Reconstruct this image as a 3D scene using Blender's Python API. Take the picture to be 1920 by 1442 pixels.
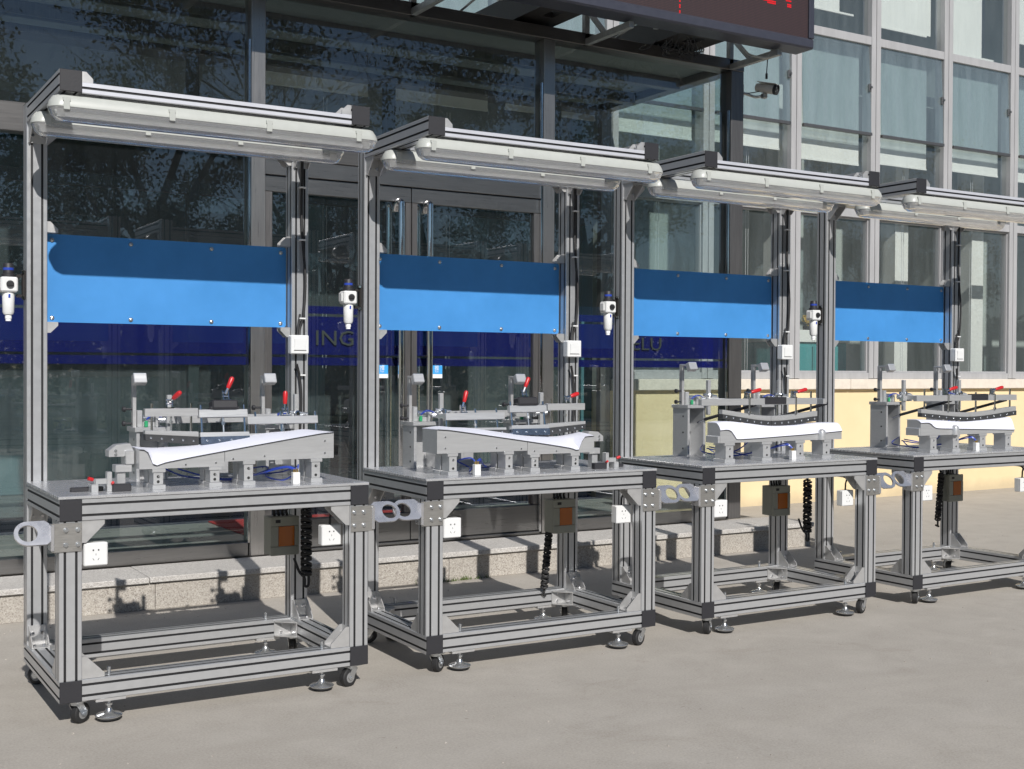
import bpy, bmesh, math, random
from mathutils import Vector, Matrix
R = math.radians
sc = bpy.context.scene
for o in list(bpy.data.objects): bpy.data.objects.remove(o)
COL = sc.collection

# ------------------------------------------------------------------ camera
CAM_YAW, CAM_PITCH, CAM_ROLL, CAM_H = 0.541, -0.0132, 0.0050, 1.32
cam_d = bpy.data.cameras.new('camera'); cam = bpy.data.objects.new('camera', cam_d); COL.objects.link(cam)
cam_d.sensor_fit = 'HORIZONTAL'; cam_d.sensor_width = 36.0; cam_d.lens = 36.0*2273/1920
cam_d.shift_y = 1.2/1920; cam_d.clip_start = 0.05; cam_d.clip_end = 3000
cp, sp, cr, sr = math.cos(CAM_PITCH), math.sin(CAM_PITCH), math.cos(CAM_ROLL), math.sin(CAM_ROLL)
F = Vector((0, cp, sp)); R0 = Vector((1, 0, 0)); D0 = Vector((0, sp, -cp))
RX = cr*R0 - sr*D0; DN = sr*R0 + cr*D0
rot = Matrix((RX, -DN, -F)).transposed().to_4x4()
cam.matrix_world = Matrix.Translation((0, 0, CAM_H)) @ Matrix.Rotation(-CAM_YAW, 4, 'Z') @ rot
sc.camera = cam

# ------------------------------------------------------------------ light
SUN = Vector((0.185, 1.0, -0.715)).normalized()      # direction the light travels
SUN_EL = math.asin(-SUN.z)
world = bpy.data.worlds.new('World'); sc.world = world; world.use_nodes = True
wn = world.node_tree; wn.nodes.clear()
sky = wn.nodes.new('ShaderNodeTexSky'); sky.sky_type = 'NISHITA'; sky.sun_disc = False
sky.sun_elevation = SUN_EL; sky.sun_rotation = math.atan2(-SUN.x, -SUN.y)
sky.air_density = 1.0; sky.dust_density = 0.1; sky.ozone_density = 4.0
bg = wn.nodes.new('ShaderNodeBackground'); bg.inputs[1].default_value = 0.052
wo = wn.nodes.new('ShaderNodeOutputWorld')
wn.links.new(sky.outputs[0], bg.inputs[0]); wn.links.new(bg.outputs[0], wo.inputs[0])
sun_d = bpy.data.lights.new('sun', 'SUN'); sun_d.energy = 4.5; sun_d.angle = R(0.55); sun_d.color = (1.0, 0.965, 0.92)
sun = bpy.data.objects.new('sun', sun_d); COL.objects.link(sun)
sun.rotation_euler = SUN.to_track_quat('-Z', 'Y').to_euler(); sun.location = (-3, -12, 14)
sc.view_settings.view_transform = 'Standard'; sc.view_settings.look = 'None'
sc.view_settings.exposure = 0.10; sc.view_settings.gamma = 1.0; sc.view_settings.use_curve_mapping = False
sc.render.resolution_x = 1024; sc.render.resolution_y = 769
sc.cycles.transparent_max_bounces = 24; sc.cycles.max_bounces = 10

# ------------------------------------------------------------------ materials
MATS = {}
def nodes_of(name):
    m = bpy.data.materials.new(name); m.use_nodes = True
    nt = m.node_tree; nt.nodes.clear()
    out = nt.nodes.new('ShaderNodeOutputMaterial'); MATS[name] = m
    return m, nt, out
def N(nt, t, **kw):
    n = nt.nodes.new(t)
    for k, v in kw.items():
        if k.startswith('i_'):
            key = k[2:].replace('_', ' ')
            n.inputs[key].default_value = v
        else: setattr(n, k, v)
    return n
def ramp(nt, fac, stops):
    r = nt.nodes.new('ShaderNodeValToRGB'); e = r.color_ramp.elements
    while len(e) < len(stops): e.new(0.5)
    for el, (p, c) in zip(e, stops): el.position = p; el.color = (*c, 1) if len(c) == 3 else c
    nt.links.new(fac, r.inputs[0]); return r.outputs[0]
def mixc(nt, fac, a, b, mode='MIX'):
    n = nt.nodes.new('ShaderNodeMix'); n.data_type = 'RGBA'; n.blend_type = mode
    for k, v in ((0, fac), (6, a), (7, b)):
        if hasattr(v, 'links'): nt.links.new(v, n.inputs[k])
        else: n.inputs[k].default_value = v if k == 0 else ((*v, 1) if len(v) == 3 else v)
    return n.outputs[2]
def simple(name, col, rough=0.5, metal=0.0, var=0.06, scale=25.0, bump=0.0, stretch=(1, 1, 1), spec=0.5, coat=0.0, rvar=0.08):
    """Principled with a little procedural unevenness in colour and gloss."""
    m, nt, out = nodes_of(name)
    p = N(nt, 'ShaderNodeBsdfPrincipled'); p.inputs['Metallic'].default_value = metal
    p.inputs['Specular IOR Level'].default_value = spec; p.inputs['Coat Weight'].default_value = coat
    tc = N(nt, 'ShaderNodeTexCoord'); mp = N(nt, 'ShaderNodeMapping'); mp.inputs['Scale'].default_value = stretch
    nt.links.new(tc.outputs['Object'], mp.inputs[0])
    nz = N(nt, 'ShaderNodeTexNoise', i_Scale=scale, i_Detail=5.0, i_Roughness=0.6); nt.links.new(mp.outputs[0], nz.inputs['Vector'])
    lo = tuple(max(0, c*(1-var)) for c in col); hi = tuple(min(1, c*(1+var)) for c in col)
    nt.links.new(ramp(nt, nz.outputs[0], [(0.3, lo), (0.7, hi)]), p.inputs['Base Color'])
    mr = N(nt, 'ShaderNodeMapRange'); mr.inputs['To Min'].default_value = max(0.02, rough-rvar); mr.inputs['To Max'].default_value = min(1, rough+rvar)
    nt.links.new(nz.outputs[0], mr.inputs[0]); nt.links.new(mr.outputs[0], p.inputs['Roughness'])
    if bump:
        b = N(nt, 'ShaderNodeBump'); b.inputs['Strength'].default_value = bump; b.inputs['Distance'].default_value = 0.002
        nt.links.new(nz.outputs[0], b.inputs['Height']); nt.links.new(b.outputs[0], p.inputs['Normal'])
    nt.links.new(p.outputs[0], out.inputs[0]); return m

simple('alu_profile', (0.51, 0.518, 0.53), 0.31, 0.54, 0.035, 30, stretch=(1, 1, 1))
simple('slot_black', (0.012, 0.012, 0.014), 0.55)
simple('cap_black', (0.022, 0.022, 0.026), 0.55, bump=0.15, scale=120)
simple('deck_alu', (0.64, 0.645, 0.66), 0.27, 0.58, 0.06, 14, stretch=(1, 6, 1))
simple('machined', (0.57, 0.575, 0.58), 0.33, 0.55, 0.045, 45, stretch=(0.25, 1, 3))
simple('bracket', (0.54, 0.538, 0.535), 0.40, 0.60, 0.05, 40)
simple('plate_steel', (0.40, 0.39, 0.37), 0.38, 0.75, 0.12, 18, stretch=(1, 1, 14))
simple('ring_alu', (0.66, 0.66, 0.68), 0.28, 0.80, 0.04)
simple('chrome', (0.72, 0.72, 0.73), 0.10, 1.0, 0.03)
simple('zinc', (0.60, 0.62, 0.64), 0.25, 0.9, 0.08)
simple('panel_blue', (0.055, 0.240, 0.560), 0.42, 0.0, 0.09, 4, spec=0.35, rvar=0.16, bump=0.05)
simple('lamp_white', (0.43, 0.445, 0.42), 0.38, 0.0, 0.03)
simple('tube_white', (0.85, 0.86, 0.87), 0.4)
simple('plastic_white', (0.70, 0.705, 0.70), 0.35, 0.0, 0.02)
simple('hole_black', (0.01, 0.01, 0.01), 0.6)
simple('rubber', (0.018, 0.018, 0.019), 0.62, bump=0.2, scale=90)
simple('wheel_grey', (0.22, 0.22, 0.22), 0.5)
simple('red_grip', (0.50, 0.016, 0.02), 0.35, 0.0, 0.05)
simple('blue_tube', (0.025, 0.06, 0.38), 0.3)
simple('green_part', (0.03, 0.30, 0.13), 0.4)
simple('breaker_grey', (0.27, 0.275, 0.235), 0.5, 0.0, 0.05)
simple('brass', (0.55, 0.40, 0.15), 0.3, 0.9)
simple('trim_white', (0.70, 0.71, 0.79), 0.75, 0.0, 0.025, 160, bump=0.25)
simple('dark_strip', (0.05, 0.052, 0.055), 0.5, 0.3, 0.1, 40)
simple('stainless', (0.40, 0.385, 0.37), 0.30, 0.9, 0.05, 8, stretch=(14, 14, 0.6))
simple('stainless_dark', (0.19, 0.182, 0.178), 0.36, 0.75, 0.12, 8, stretch=(14, 14, 0.6))
simple('frame_dark', (0.035, 0.05, 0.052), 0.4, 0.3)
simple('stainless_h', (0.25, 0.245, 0.24), 0.30, 0.9, 0.06, 8, stretch=(0.6, 14, 14))
simple('header_steel', (0.17, 0.163, 0.157), 0.34, 0.8, 0.08, 8, stretch=(0.6, 14, 14))
simple('alu_sun_sheen', (0.66, 0.67, 0.72), 0.36, 0.35, 0.03, 9)  # top front beam finish, with its sunlit sheen put into the brighter, bluish colour
simple('white_frame', (0.37, 0.368, 0.372), 0.45, 0.0, 0.08, 4, stretch=(6, 6, 0.7))
simple('sill_stone', (0.68, 0.61, 0.52), 0.7, 0.0, 0.07, 16, bump=0.15)
simple('black_steel', (0.020, 0.018, 0.017), 0.5, 0.3)
simple('galv', (0.36, 0.37, 0.36), 0.45, 0.6, 0.18, 20)
simple('sign_case', (0.055, 0.058, 0.078), 0.40, 0.3)
simple('blind', (0.74, 0.75, 0.70), 0.85, 0.0, 0.04, 6, stretch=(1, 1, 0.3))
simple('room_wall', (0.36, 0.40, 0.37), 0.8, 0.0, 0.08, 1.2)
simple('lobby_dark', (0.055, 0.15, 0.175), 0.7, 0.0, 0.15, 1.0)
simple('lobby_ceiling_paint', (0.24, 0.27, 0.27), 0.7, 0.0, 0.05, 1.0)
simple('teal_furniture', (0.06, 0.30, 0.30), 0.45)
simple('lawn', (0.05, 0.07, 0.025), 0.95, 0.0, 0.5, 9, bump=0.5)
simple('weed', (0.10, 0.15, 0.03), 0.7, 0.0, 0.3, 60)
simple('red_mat', (0.42, 0.03, 0.03), 0.9, 0.0, 0.2, 60, bump=0.4)
simple('gold', (0.6, 0.42, 0.12), 0.25, 1.0)
simple('bark', (0.060, 0.045, 0.034), 0.9, 0.0, 0.35, 12, bump=0.6, stretch=(1, 1, 0.25))
simple('film_letter', (0.016, 0.026, 0.022), 0.6)
simple('sticker_blue', (0.05, 0.36, 0.78), 0.4)
simple('sticker_white', (0.78, 0.80, 0.84), 0.45)
simple('sky_tint_steel', (0.30, 0.36, 0.46), 0.22, 0.9, 0.08, 30)  # steel of the tilted pressing strip; blue sky reflection put into its colour
simple('cctv_white', (0.50, 0.49, 0.46), 0.4)

def m_yellow():
    m, nt, out = nodes_of('yellow_wall')
    p = N(nt, 'ShaderNodeBsdfPrincipled', i_Roughness=0.85); tc = N(nt, 'ShaderNodeTexCoord')
    n1 = N(nt, 'ShaderNodeTexNoise', i_Scale=1.4, i_Detail=6.0, i_Roughness=0.65); nt.links.new(tc.outputs['Object'], n1.inputs['Vector'])
    n2 = N(nt, 'ShaderNodeTexNoise', i_Scale=180.0, i_Detail=3.0); nt.links.new(tc.outputs['Object'], n2.inputs['Vector'])
    c = ramp(nt, n1.outputs[0], [(0.3, (0.70, 0.555, 0.325)), (0.7, (0.77, 0.63, 0.39))])
    # splash dirt near the ground
    sx = N(nt, 'ShaderNodeSeparateXYZ'); nt.links.new(tc.outputs['Object'], sx.inputs[0])
    ma = N(nt, 'ShaderNodeMath', operation='ADD'); nt.links.new(sx.outputs[2], ma.inputs[0])
    ms = N(nt, 'ShaderNodeMath', operation='MULTIPLY'); ms.inputs[1].default_value = 0.22; nt.links.new(n1.outputs[0], ms.inputs[0]); nt.links.new(ms.outputs[0], ma.inputs[1])
    f = ramp(nt, ma.outputs[0], [(0.13, (0.45,)*3), (0.24, (0,)*3)])
    c = mixc(nt, f, c, (0.36, 0.30, 0.22)); nt.links.new(c, p.inputs['Base Color'])
    b = N(nt, 'ShaderNodeBump'); b.inputs['Strength'].default_value = 0.25; b.inputs['Distance'].default_value = 0.003
    nt.links.new(n2.outputs[0], b.inputs['Height']); nt.links.new(b.outputs[0], p.inputs['Normal'])
    nt.links.new(p.outputs[0], out.inputs[0])
m_yellow()
def m_granite(name, c0, c1, c2):
    m, nt, out = nodes_of(name)
    p = N(nt, 'ShaderNodeBsdfPrincipled', i_Roughness=0.7); tc = N(nt, 'ShaderNodeTexCoord')
    v = N(nt, 'ShaderNodeTexVoronoi', i_Scale=190.0); nt.links.new(tc.outputs['Object'], v.inputs['Vector'])
    n1 = N(nt, 'ShaderNodeTexNoise', i_Scale=150.0, i_Detail=4.0); nt.links.new(tc.outputs['Object'], n1.inputs['Vector'])
    n2 = N(nt, 'ShaderNodeTexNoise', i_Scale=2.2, i_Detail=5.0); nt.links.new(tc.outputs['Object'], n2.inputs['Vector'])
    sep = N(nt, 'ShaderNodeSeparateColor'); nt.links.new(v.outputs['Color'], sep.inputs[0])
    c = ramp(nt, sep.outputs[0], [(0.0, c0), (0.22, c0), (0.30, c1), (0.8, c1), (0.9, c2)])
    c = mixc(nt, ramp(nt, n2.outputs[0], [(0.35, (0.0,)*3), (0.75, (0.5,)*3)]), c, tuple(x*0.72 for x in c1))
    c = mixc(nt, 0.25, c, ramp(nt, n1.outputs[0], [(0.35, c0), (0.65, c2)]))
    nt.links.new(c, p.inputs['Base Color'])
    b = N(nt, 'ShaderNodeBump'); b.inputs['Strength'].default_value = 0.3; b.inputs['Distance'].default_value = 0.002
    nt.links.new(n1.outputs[0], b.inputs['Height']); nt.links.new(b.outputs[0], p.inputs['Normal'])
    nt.links.new(p.outputs[0], out.inputs[0])
m_granite('granite_riser', (0.23, 0.20, 0.175), (0.42, 0.385, 0.335), (0.55, 0.52, 0.47))
m_granite('granite_tread', (0.32, 0.30, 0.28), (0.50, 0.475, 0.44), (0.66, 0.64, 0.61))
def m_concrete():
    m, nt, out = nodes_of('concrete')
    p = N(nt, 'ShaderNodeBsdfPrincipled', i_Roughness=0.9); p.inputs['Specular IOR Level'].default_value = 0.25
    tc = N(nt, 'ShaderNodeTexCoord'); O = tc.outputs['Object']
    def noise(s, d=6.0, r=0.6, dist=0.0):
        n = N(nt, 'ShaderNodeTexNoise', i_Scale=s, i_Detail=d, i_Roughness=r, i_Distortion=dist); nt.links.new(O, n.inputs['Vector']); return n.outputs[0]
    big, mid, fine, st = noise(0.55, 5, 0.6, 0.6), noise(3.5, 7, 0.68, 0.3), noise(110, 4, 0.7), noise(1.3, 8, 0.72, 1.4)
    c = ramp(nt, big, [(0.30, (0.355, 0.328, 0.288)), (0.55, (0.412, 0.385, 0.343)), (0.75, (0.452, 0.422, 0.375))])
    c = mixc(nt, 0.65, c, ramp(nt, mid, [(0.30, (0.335, 0.308, 0.27)), (0.70, (0.472, 0.44, 0.395))]))
    c = mixc(nt, ramp(nt, st, [(0.57, (0,)*3), (0.72, (0.5,)*3)]), c, (0.25, 0.215, 0.175))
    c = mixc(nt, ramp(nt, st, [(0.26, (0.4,)*3), (0.36, (0,)*3)]), c, (0.50, 0.46, 0.39))
    c = mixc(nt, 0.30, c, ramp(nt, fine, [(0.3, (0.20, 0.18, 0.155)), (0.7, (0.56, 0.52, 0.47))]))
    # hair cracks
    v = N(nt, 'ShaderNodeTexVoronoi', i_Scale=0.33, feature='DISTANCE_TO_EDGE')
    wob = N(nt, 'ShaderNodeTexNoise', i_Scale=2.5, i_Detail=6.0); nt.links.new(O, wob.inputs['Vector'])
    va = N(nt, 'ShaderNodeVectorMath', operation='MULTIPLY_ADD'); va.inputs[1].default_value = (0.5, 0.5, 0.0)
    nt.links.new(wob.outputs['Color'], va.inputs[0]); nt.links.new(O, va.inputs[2]); nt.links.new(va.outputs[0], v.inputs['Vector'])
    c = mixc(nt, ramp(nt, v.outputs['Distance'], [(0.0012, (0.06,)*3), (0.003, (0,)*3)]), c, (0.17, 0.15, 0.125))
    # small dark spots
    v2 = N(nt, 'ShaderNodeTexVoronoi', i_Scale=7.0); nt.links.new(va.outputs[0], v2.inputs['Vector'])
    c = mixc(nt, ramp(nt, v2.outputs['Distance'], [(0.035, (0.35,)*3), (0.06, (0,)*3)]), c, (0.16, 0.14, 0.12))
    for (ax, ay, rad, w_, amt, col) in ((7.6, 0.9, 3.9, 0.05, 0.16, (0.56, 0.53, 0.48)), (7.9, 1.1, 3.55, 0.03, 0.14, (0.56, 0.53, 0.48)), (1.5, -4.2, 8.3, 0.07, 0.16, (0.24, 0.215, 0.18)), (3.2, -2.0, 5.6, 0.05, 0.12, (0.25, 0.22, 0.19))):
        vs = N(nt, 'ShaderNodeVectorMath', operation='DISTANCE'); vs.inputs[1].default_value = (ax, ay, 0); nt.links.new(O, vs.inputs[0])
        d1 = N(nt, 'ShaderNodeMath', operation='SUBTRACT'); d1.inputs[1].default_value = rad; nt.links.new(vs.outputs['Value'], d1.inputs[0])
        d2 = N(nt, 'ShaderNodeMath', operation='ABSOLUTE'); nt.links.new(d1.outputs[0], d2.inputs[0])
        k1 = ramp(nt, d2.outputs[0], [(w_*0.2, (amt,)*3), (w_, (0,)*3)])
        k2 = mixc(nt, 1.0, k1, ramp(nt, mid, [(0.42, (0,)*3), (0.62, (1,)*3)]), 'MULTIPLY')
        c = mixc(nt, k2, c, col)
    nt.links.new(c, p.inputs['Base Color'])
    b = N(nt, 'ShaderNodeBump'); b.inputs['Strength'].default_value = 0.35; b.inputs['Distance'].default_value = 0.003
    nt.links.new(fine, b.inputs['Height']); nt.links.new(b.outputs[0], p.inputs['Normal'])
    nt.links.new(p.outputs[0], out.inputs[0])
m_concrete()
simple('lobby_floor_stone', (0.34, 0.34, 0.32), 0.28, 0.0, 0.08, 3)

def m_glass(name, tint, boost, wav=0.0, haze=0.0, hazecol=(0.4, 0.45, 0.5)):
    """Pane: tinted see-through plus a mirror layer that grows with the angle."""
    m, nt, out = nodes_of(name)
    tr = N(nt, 'ShaderNodeBsdfTransparent'); tr.inputs[0].default_value = (*tint, 1)
    gl = N(nt, 'ShaderNodeBsdfGlossy'); gl.inputs['Roughness'].default_value = 0.004; gl.inputs[0].default_value = (0.95, 0.97, 1, 1)
    fr = N(nt, 'ShaderNodeFresnel', i_IOR=1.5)
    mu = N(nt, 'ShaderNodeMath', operation='MULTIPLY', use_clamp=True); mu.inputs[1].default_value = boost
    ge = N(nt, 'ShaderNodeNewGeometry'); bf = N(nt, 'ShaderNodeMath', operation='SUBTRACT'); bf.inputs[0].default_value = 1.0
    nt.links.new(ge.outputs['Backfacing'], bf.inputs[1]); fm = N(nt, 'ShaderNodeMath', operation='MULTIPLY')
    nt.links.new(fr.outputs[0], fm.inputs[0]); nt.links.new(bf.outputs[0], fm.inputs[1]); nt.links.new(fm.outputs[0], mu.inputs[0])
    if wav:
        tc = N(nt, 'ShaderNodeTexCoord'); nz = N(nt, 'ShaderNodeTexNoise', i_Scale=1.1, i_Detail=1.0); nt.links.new(tc.outputs['Object'], nz.inputs['Vector'])
        b = N(nt, 'ShaderNodeBump'); b.inputs['Strength'].default_value = wav; b.inputs['Distance'].default_value = 0.01
        nt.links.new(nz.outputs[0], b.inputs['Height']); nt.links.new(b.outputs[0], gl.inputs['Normal'])
    base = tr.outputs[0]
    if haze:
        df = N(nt, 'ShaderNodeBsdfDiffuse'); df.inputs[0].default_value = (*hazecol, 1)
        tc = N(nt, 'ShaderNodeTexCoord'); mp = N(nt, 'ShaderNodeMapping'); mp.inputs['Scale'].default_value = (9, 9, 0.8); nt.links.new(tc.outputs['Object'], mp.inputs[0])
        nz = N(nt, 'ShaderNodeTexNoise', i_Scale=1.2, i_Detail=7.0, i_Roughness=0.7); nt.links.new(mp.outputs[0], nz.inputs['Vector'])
        mr = N(nt, 'ShaderNodeMapRange'); mr.inputs['From Min'].default_value = 0.3; mr.inputs['From Max'].default_value = 0.75
        mr.inputs['To Min'].default_value = haze*0.5; mr.inputs['To Max'].default_value = haze*1.5; nt.links.new(nz.outputs[0], mr.inputs[0])
        mx0 = N(nt, 'ShaderNodeMixShader'); nt.links.new(mr.outputs[0], mx0.inputs[0]); nt.links.new(base, mx0.inputs[1]); nt.links.new(df.outputs[0], mx0.inputs[2]); base = mx0.outputs[0]
    mx = N(nt, 'ShaderNodeMixShader')
    nt.links.new(mu.outputs[0], mx.inputs[0]); nt.links.new(base, mx.inputs[1]); nt.links.new(gl.outputs[0], mx.inputs[2])
    nt.links.new(mx.outputs[0], out.inputs[0])
m_glass('glass_entrance', (0.918, 0.957, 0.95), 2.8, 0.10, 0.012)
m_glass('glass_window', (0.93, 0.945, 0.945), 2.0, 0.06, 0.055, (0.5, 0.55, 0.57))
m_glass('glass_sash', (0.74, 0.80, 0.81), 2.2, 0.15, 0.20, (0.36, 0.42, 0.45))
def m_clear():
    m, nt, out = nodes_of('diffuser_clear')
    p = N(nt, 'ShaderNodeBsdfPrincipled', i_Roughness=0.16, i_IOR=1.18); p.inputs['Base Color'].default_value = (0.86, 0.87, 0.88, 1); p.inputs['Transmission Weight'].default_value = 0.80
    p.inputs['Coat Weight'].default_value = 0.6; p.inputs['Coat Roughness'].default_value = 0.12
    tc = N(nt, 'ShaderNodeTexCoord'); w = N(nt, 'ShaderNodeTexWave', i_Scale=38.0, bands_direction='X'); nt.links.new(tc.outputs['Object'], w.inputs['Vector'])
    b = N(nt, 'ShaderNodeBump'); b.inputs['Strength'].default_value = 0.12; b.inputs['Distance'].default_value = 0.002
    nt.links.new(w.outputs['Fac'], b.inputs['Height']); nt.links.new(b.outputs[0], p.inputs['Normal'])
    nt.links.new(p.outputs[0], out.inputs[0])
m_clear()
def m_film():
    m, nt, out = nodes_of('blue_film')
    tr = N(nt, 'ShaderNodeBsdfTransparent'); tr.inputs[0].default_value = (0.02, 0.06, 0.66, 1)
    d = N(nt, 'ShaderNodeBsdfDiffuse'); d.inputs[0].default_value = (0.004, 0.010, 0.15, 1)
    mx = N(nt, 'ShaderNodeMixShader'); mx.inputs[0].default_value = 0.5
    nt.links.new(tr.outputs[0], mx.inputs[1]); nt.links.new(d.outputs[0], mx.inputs[2]); nt.links.new(mx.outputs[0], out.inputs[0])
m_film()
def m_amber():
    m, nt, out = nodes_of('amber_window')
    tr = N(nt, 'ShaderNodeBsdfTransparent'); tr.inputs[0].default_value = (0.75, 0.24, 0.04, 1)
    p = N(nt, 'ShaderNodeBsdfPrincipled', i_Roughness=0.12); p.inputs['Base Color'].default_value = (0.50, 0.15, 0.02, 1)
    mx = N(nt, 'ShaderNodeMixShader'); mx.inputs[0].default_value = 0.7
    nt.links.new(tr.outputs[0], mx.inputs[1]); nt.links.new(p.outputs[0], mx.inputs[2]); nt.links.new(mx.outputs[0], out.inputs[0])
m_amber()
def m_screen():
    m, nt, out = nodes_of('led_matrix')
    p = N(nt, 'ShaderNodeBsdfPrincipled', i_Roughness=0.6)
    tc = N(nt, 'ShaderNodeTexCoord'); mp = N(nt, 'ShaderNodeMapping'); mp.inputs['Scale'].default_value = (90, 1, 90); nt.links.new(tc.outputs['Object'], mp.inputs[0])
    fr = N(nt, 'ShaderNodeVectorMath', operation='FRACTION'); nt.links.new(mp.outputs[0], fr.inputs[0])
    sx = N(nt, 'ShaderNodeSeparateXYZ'); nt.links.new(fr.outputs[0], sx.inputs[0])
    def tri(o):
        a = N(nt, 'ShaderNodeMath', operation='SUBTRACT'); a.inputs[1].default_value = 0.5; nt.links.new(o, a.inputs[0])
        b = N(nt, 'ShaderNodeMath', operation='MULTIPLY'); nt.links.new(a.outputs[0], b.inputs[0]); nt.links.new(a.outputs[0], b.inputs[1]); return b.outputs[0]
    s = N(nt, 'ShaderNodeMath', operation='ADD'); nt.links.new(tri(sx.outputs[0]), s.inputs[0]); nt.links.new(tri(sx.outputs[2]), s.inputs[1])
    c = ramp(nt, s.outputs[0], [(0.07, (0.060, 0.028, 0.028)), (0.12, (0.018, 0.011, 0.014))])
    nt.links.new(c, p.inputs['Base Color']); nt.links.new(p.outputs[0], out.inputs[0])
    m, nt, out = nodes_of('led_lit')
    e = N(nt, 'ShaderNodeEmission'); e.inputs[0].default_value = (1.0, 0.03, 0.04, 1); e.inputs[1].default_value = 0.9
    nt.links.new(e.outputs[0], out.inputs[0])
m_screen()
def m_leaf():
    m, nt, out = nodes_of('leaf')
    p = N(nt, 'ShaderNodeBsdfPrincipled', i_Roughness=0.8); p.inputs['Specular IOR Level'].default_value = 0.1
    g = N(nt, 'ShaderNodeNewGeometry')
    c = ramp(nt, g.outputs['Random Per Island'], [(0.0, (0.025, 0.045, 0.014)), (0.6, (0.05, 0.075, 0.022)), (0.9, (0.075, 0.085, 0.03)), (1.0, (0.10, 0.08, 0.03))])
    nt.links.new(c, p.inputs['Base Color'])
    t = N(nt, 'ShaderNodeBsdfTranslucent'); nt.links.new(c, t.inputs[0])
    mx = N(nt, 'ShaderNodeMixShader'); mx.inputs[0].default_value = 0.12
    nt.links.new(p.outputs[0], mx.inputs[1]); nt.links.new(t.outputs[0], mx.inputs[2]); nt.links.new(mx.outputs[0], out.inputs[0])
m_leaf()

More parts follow.
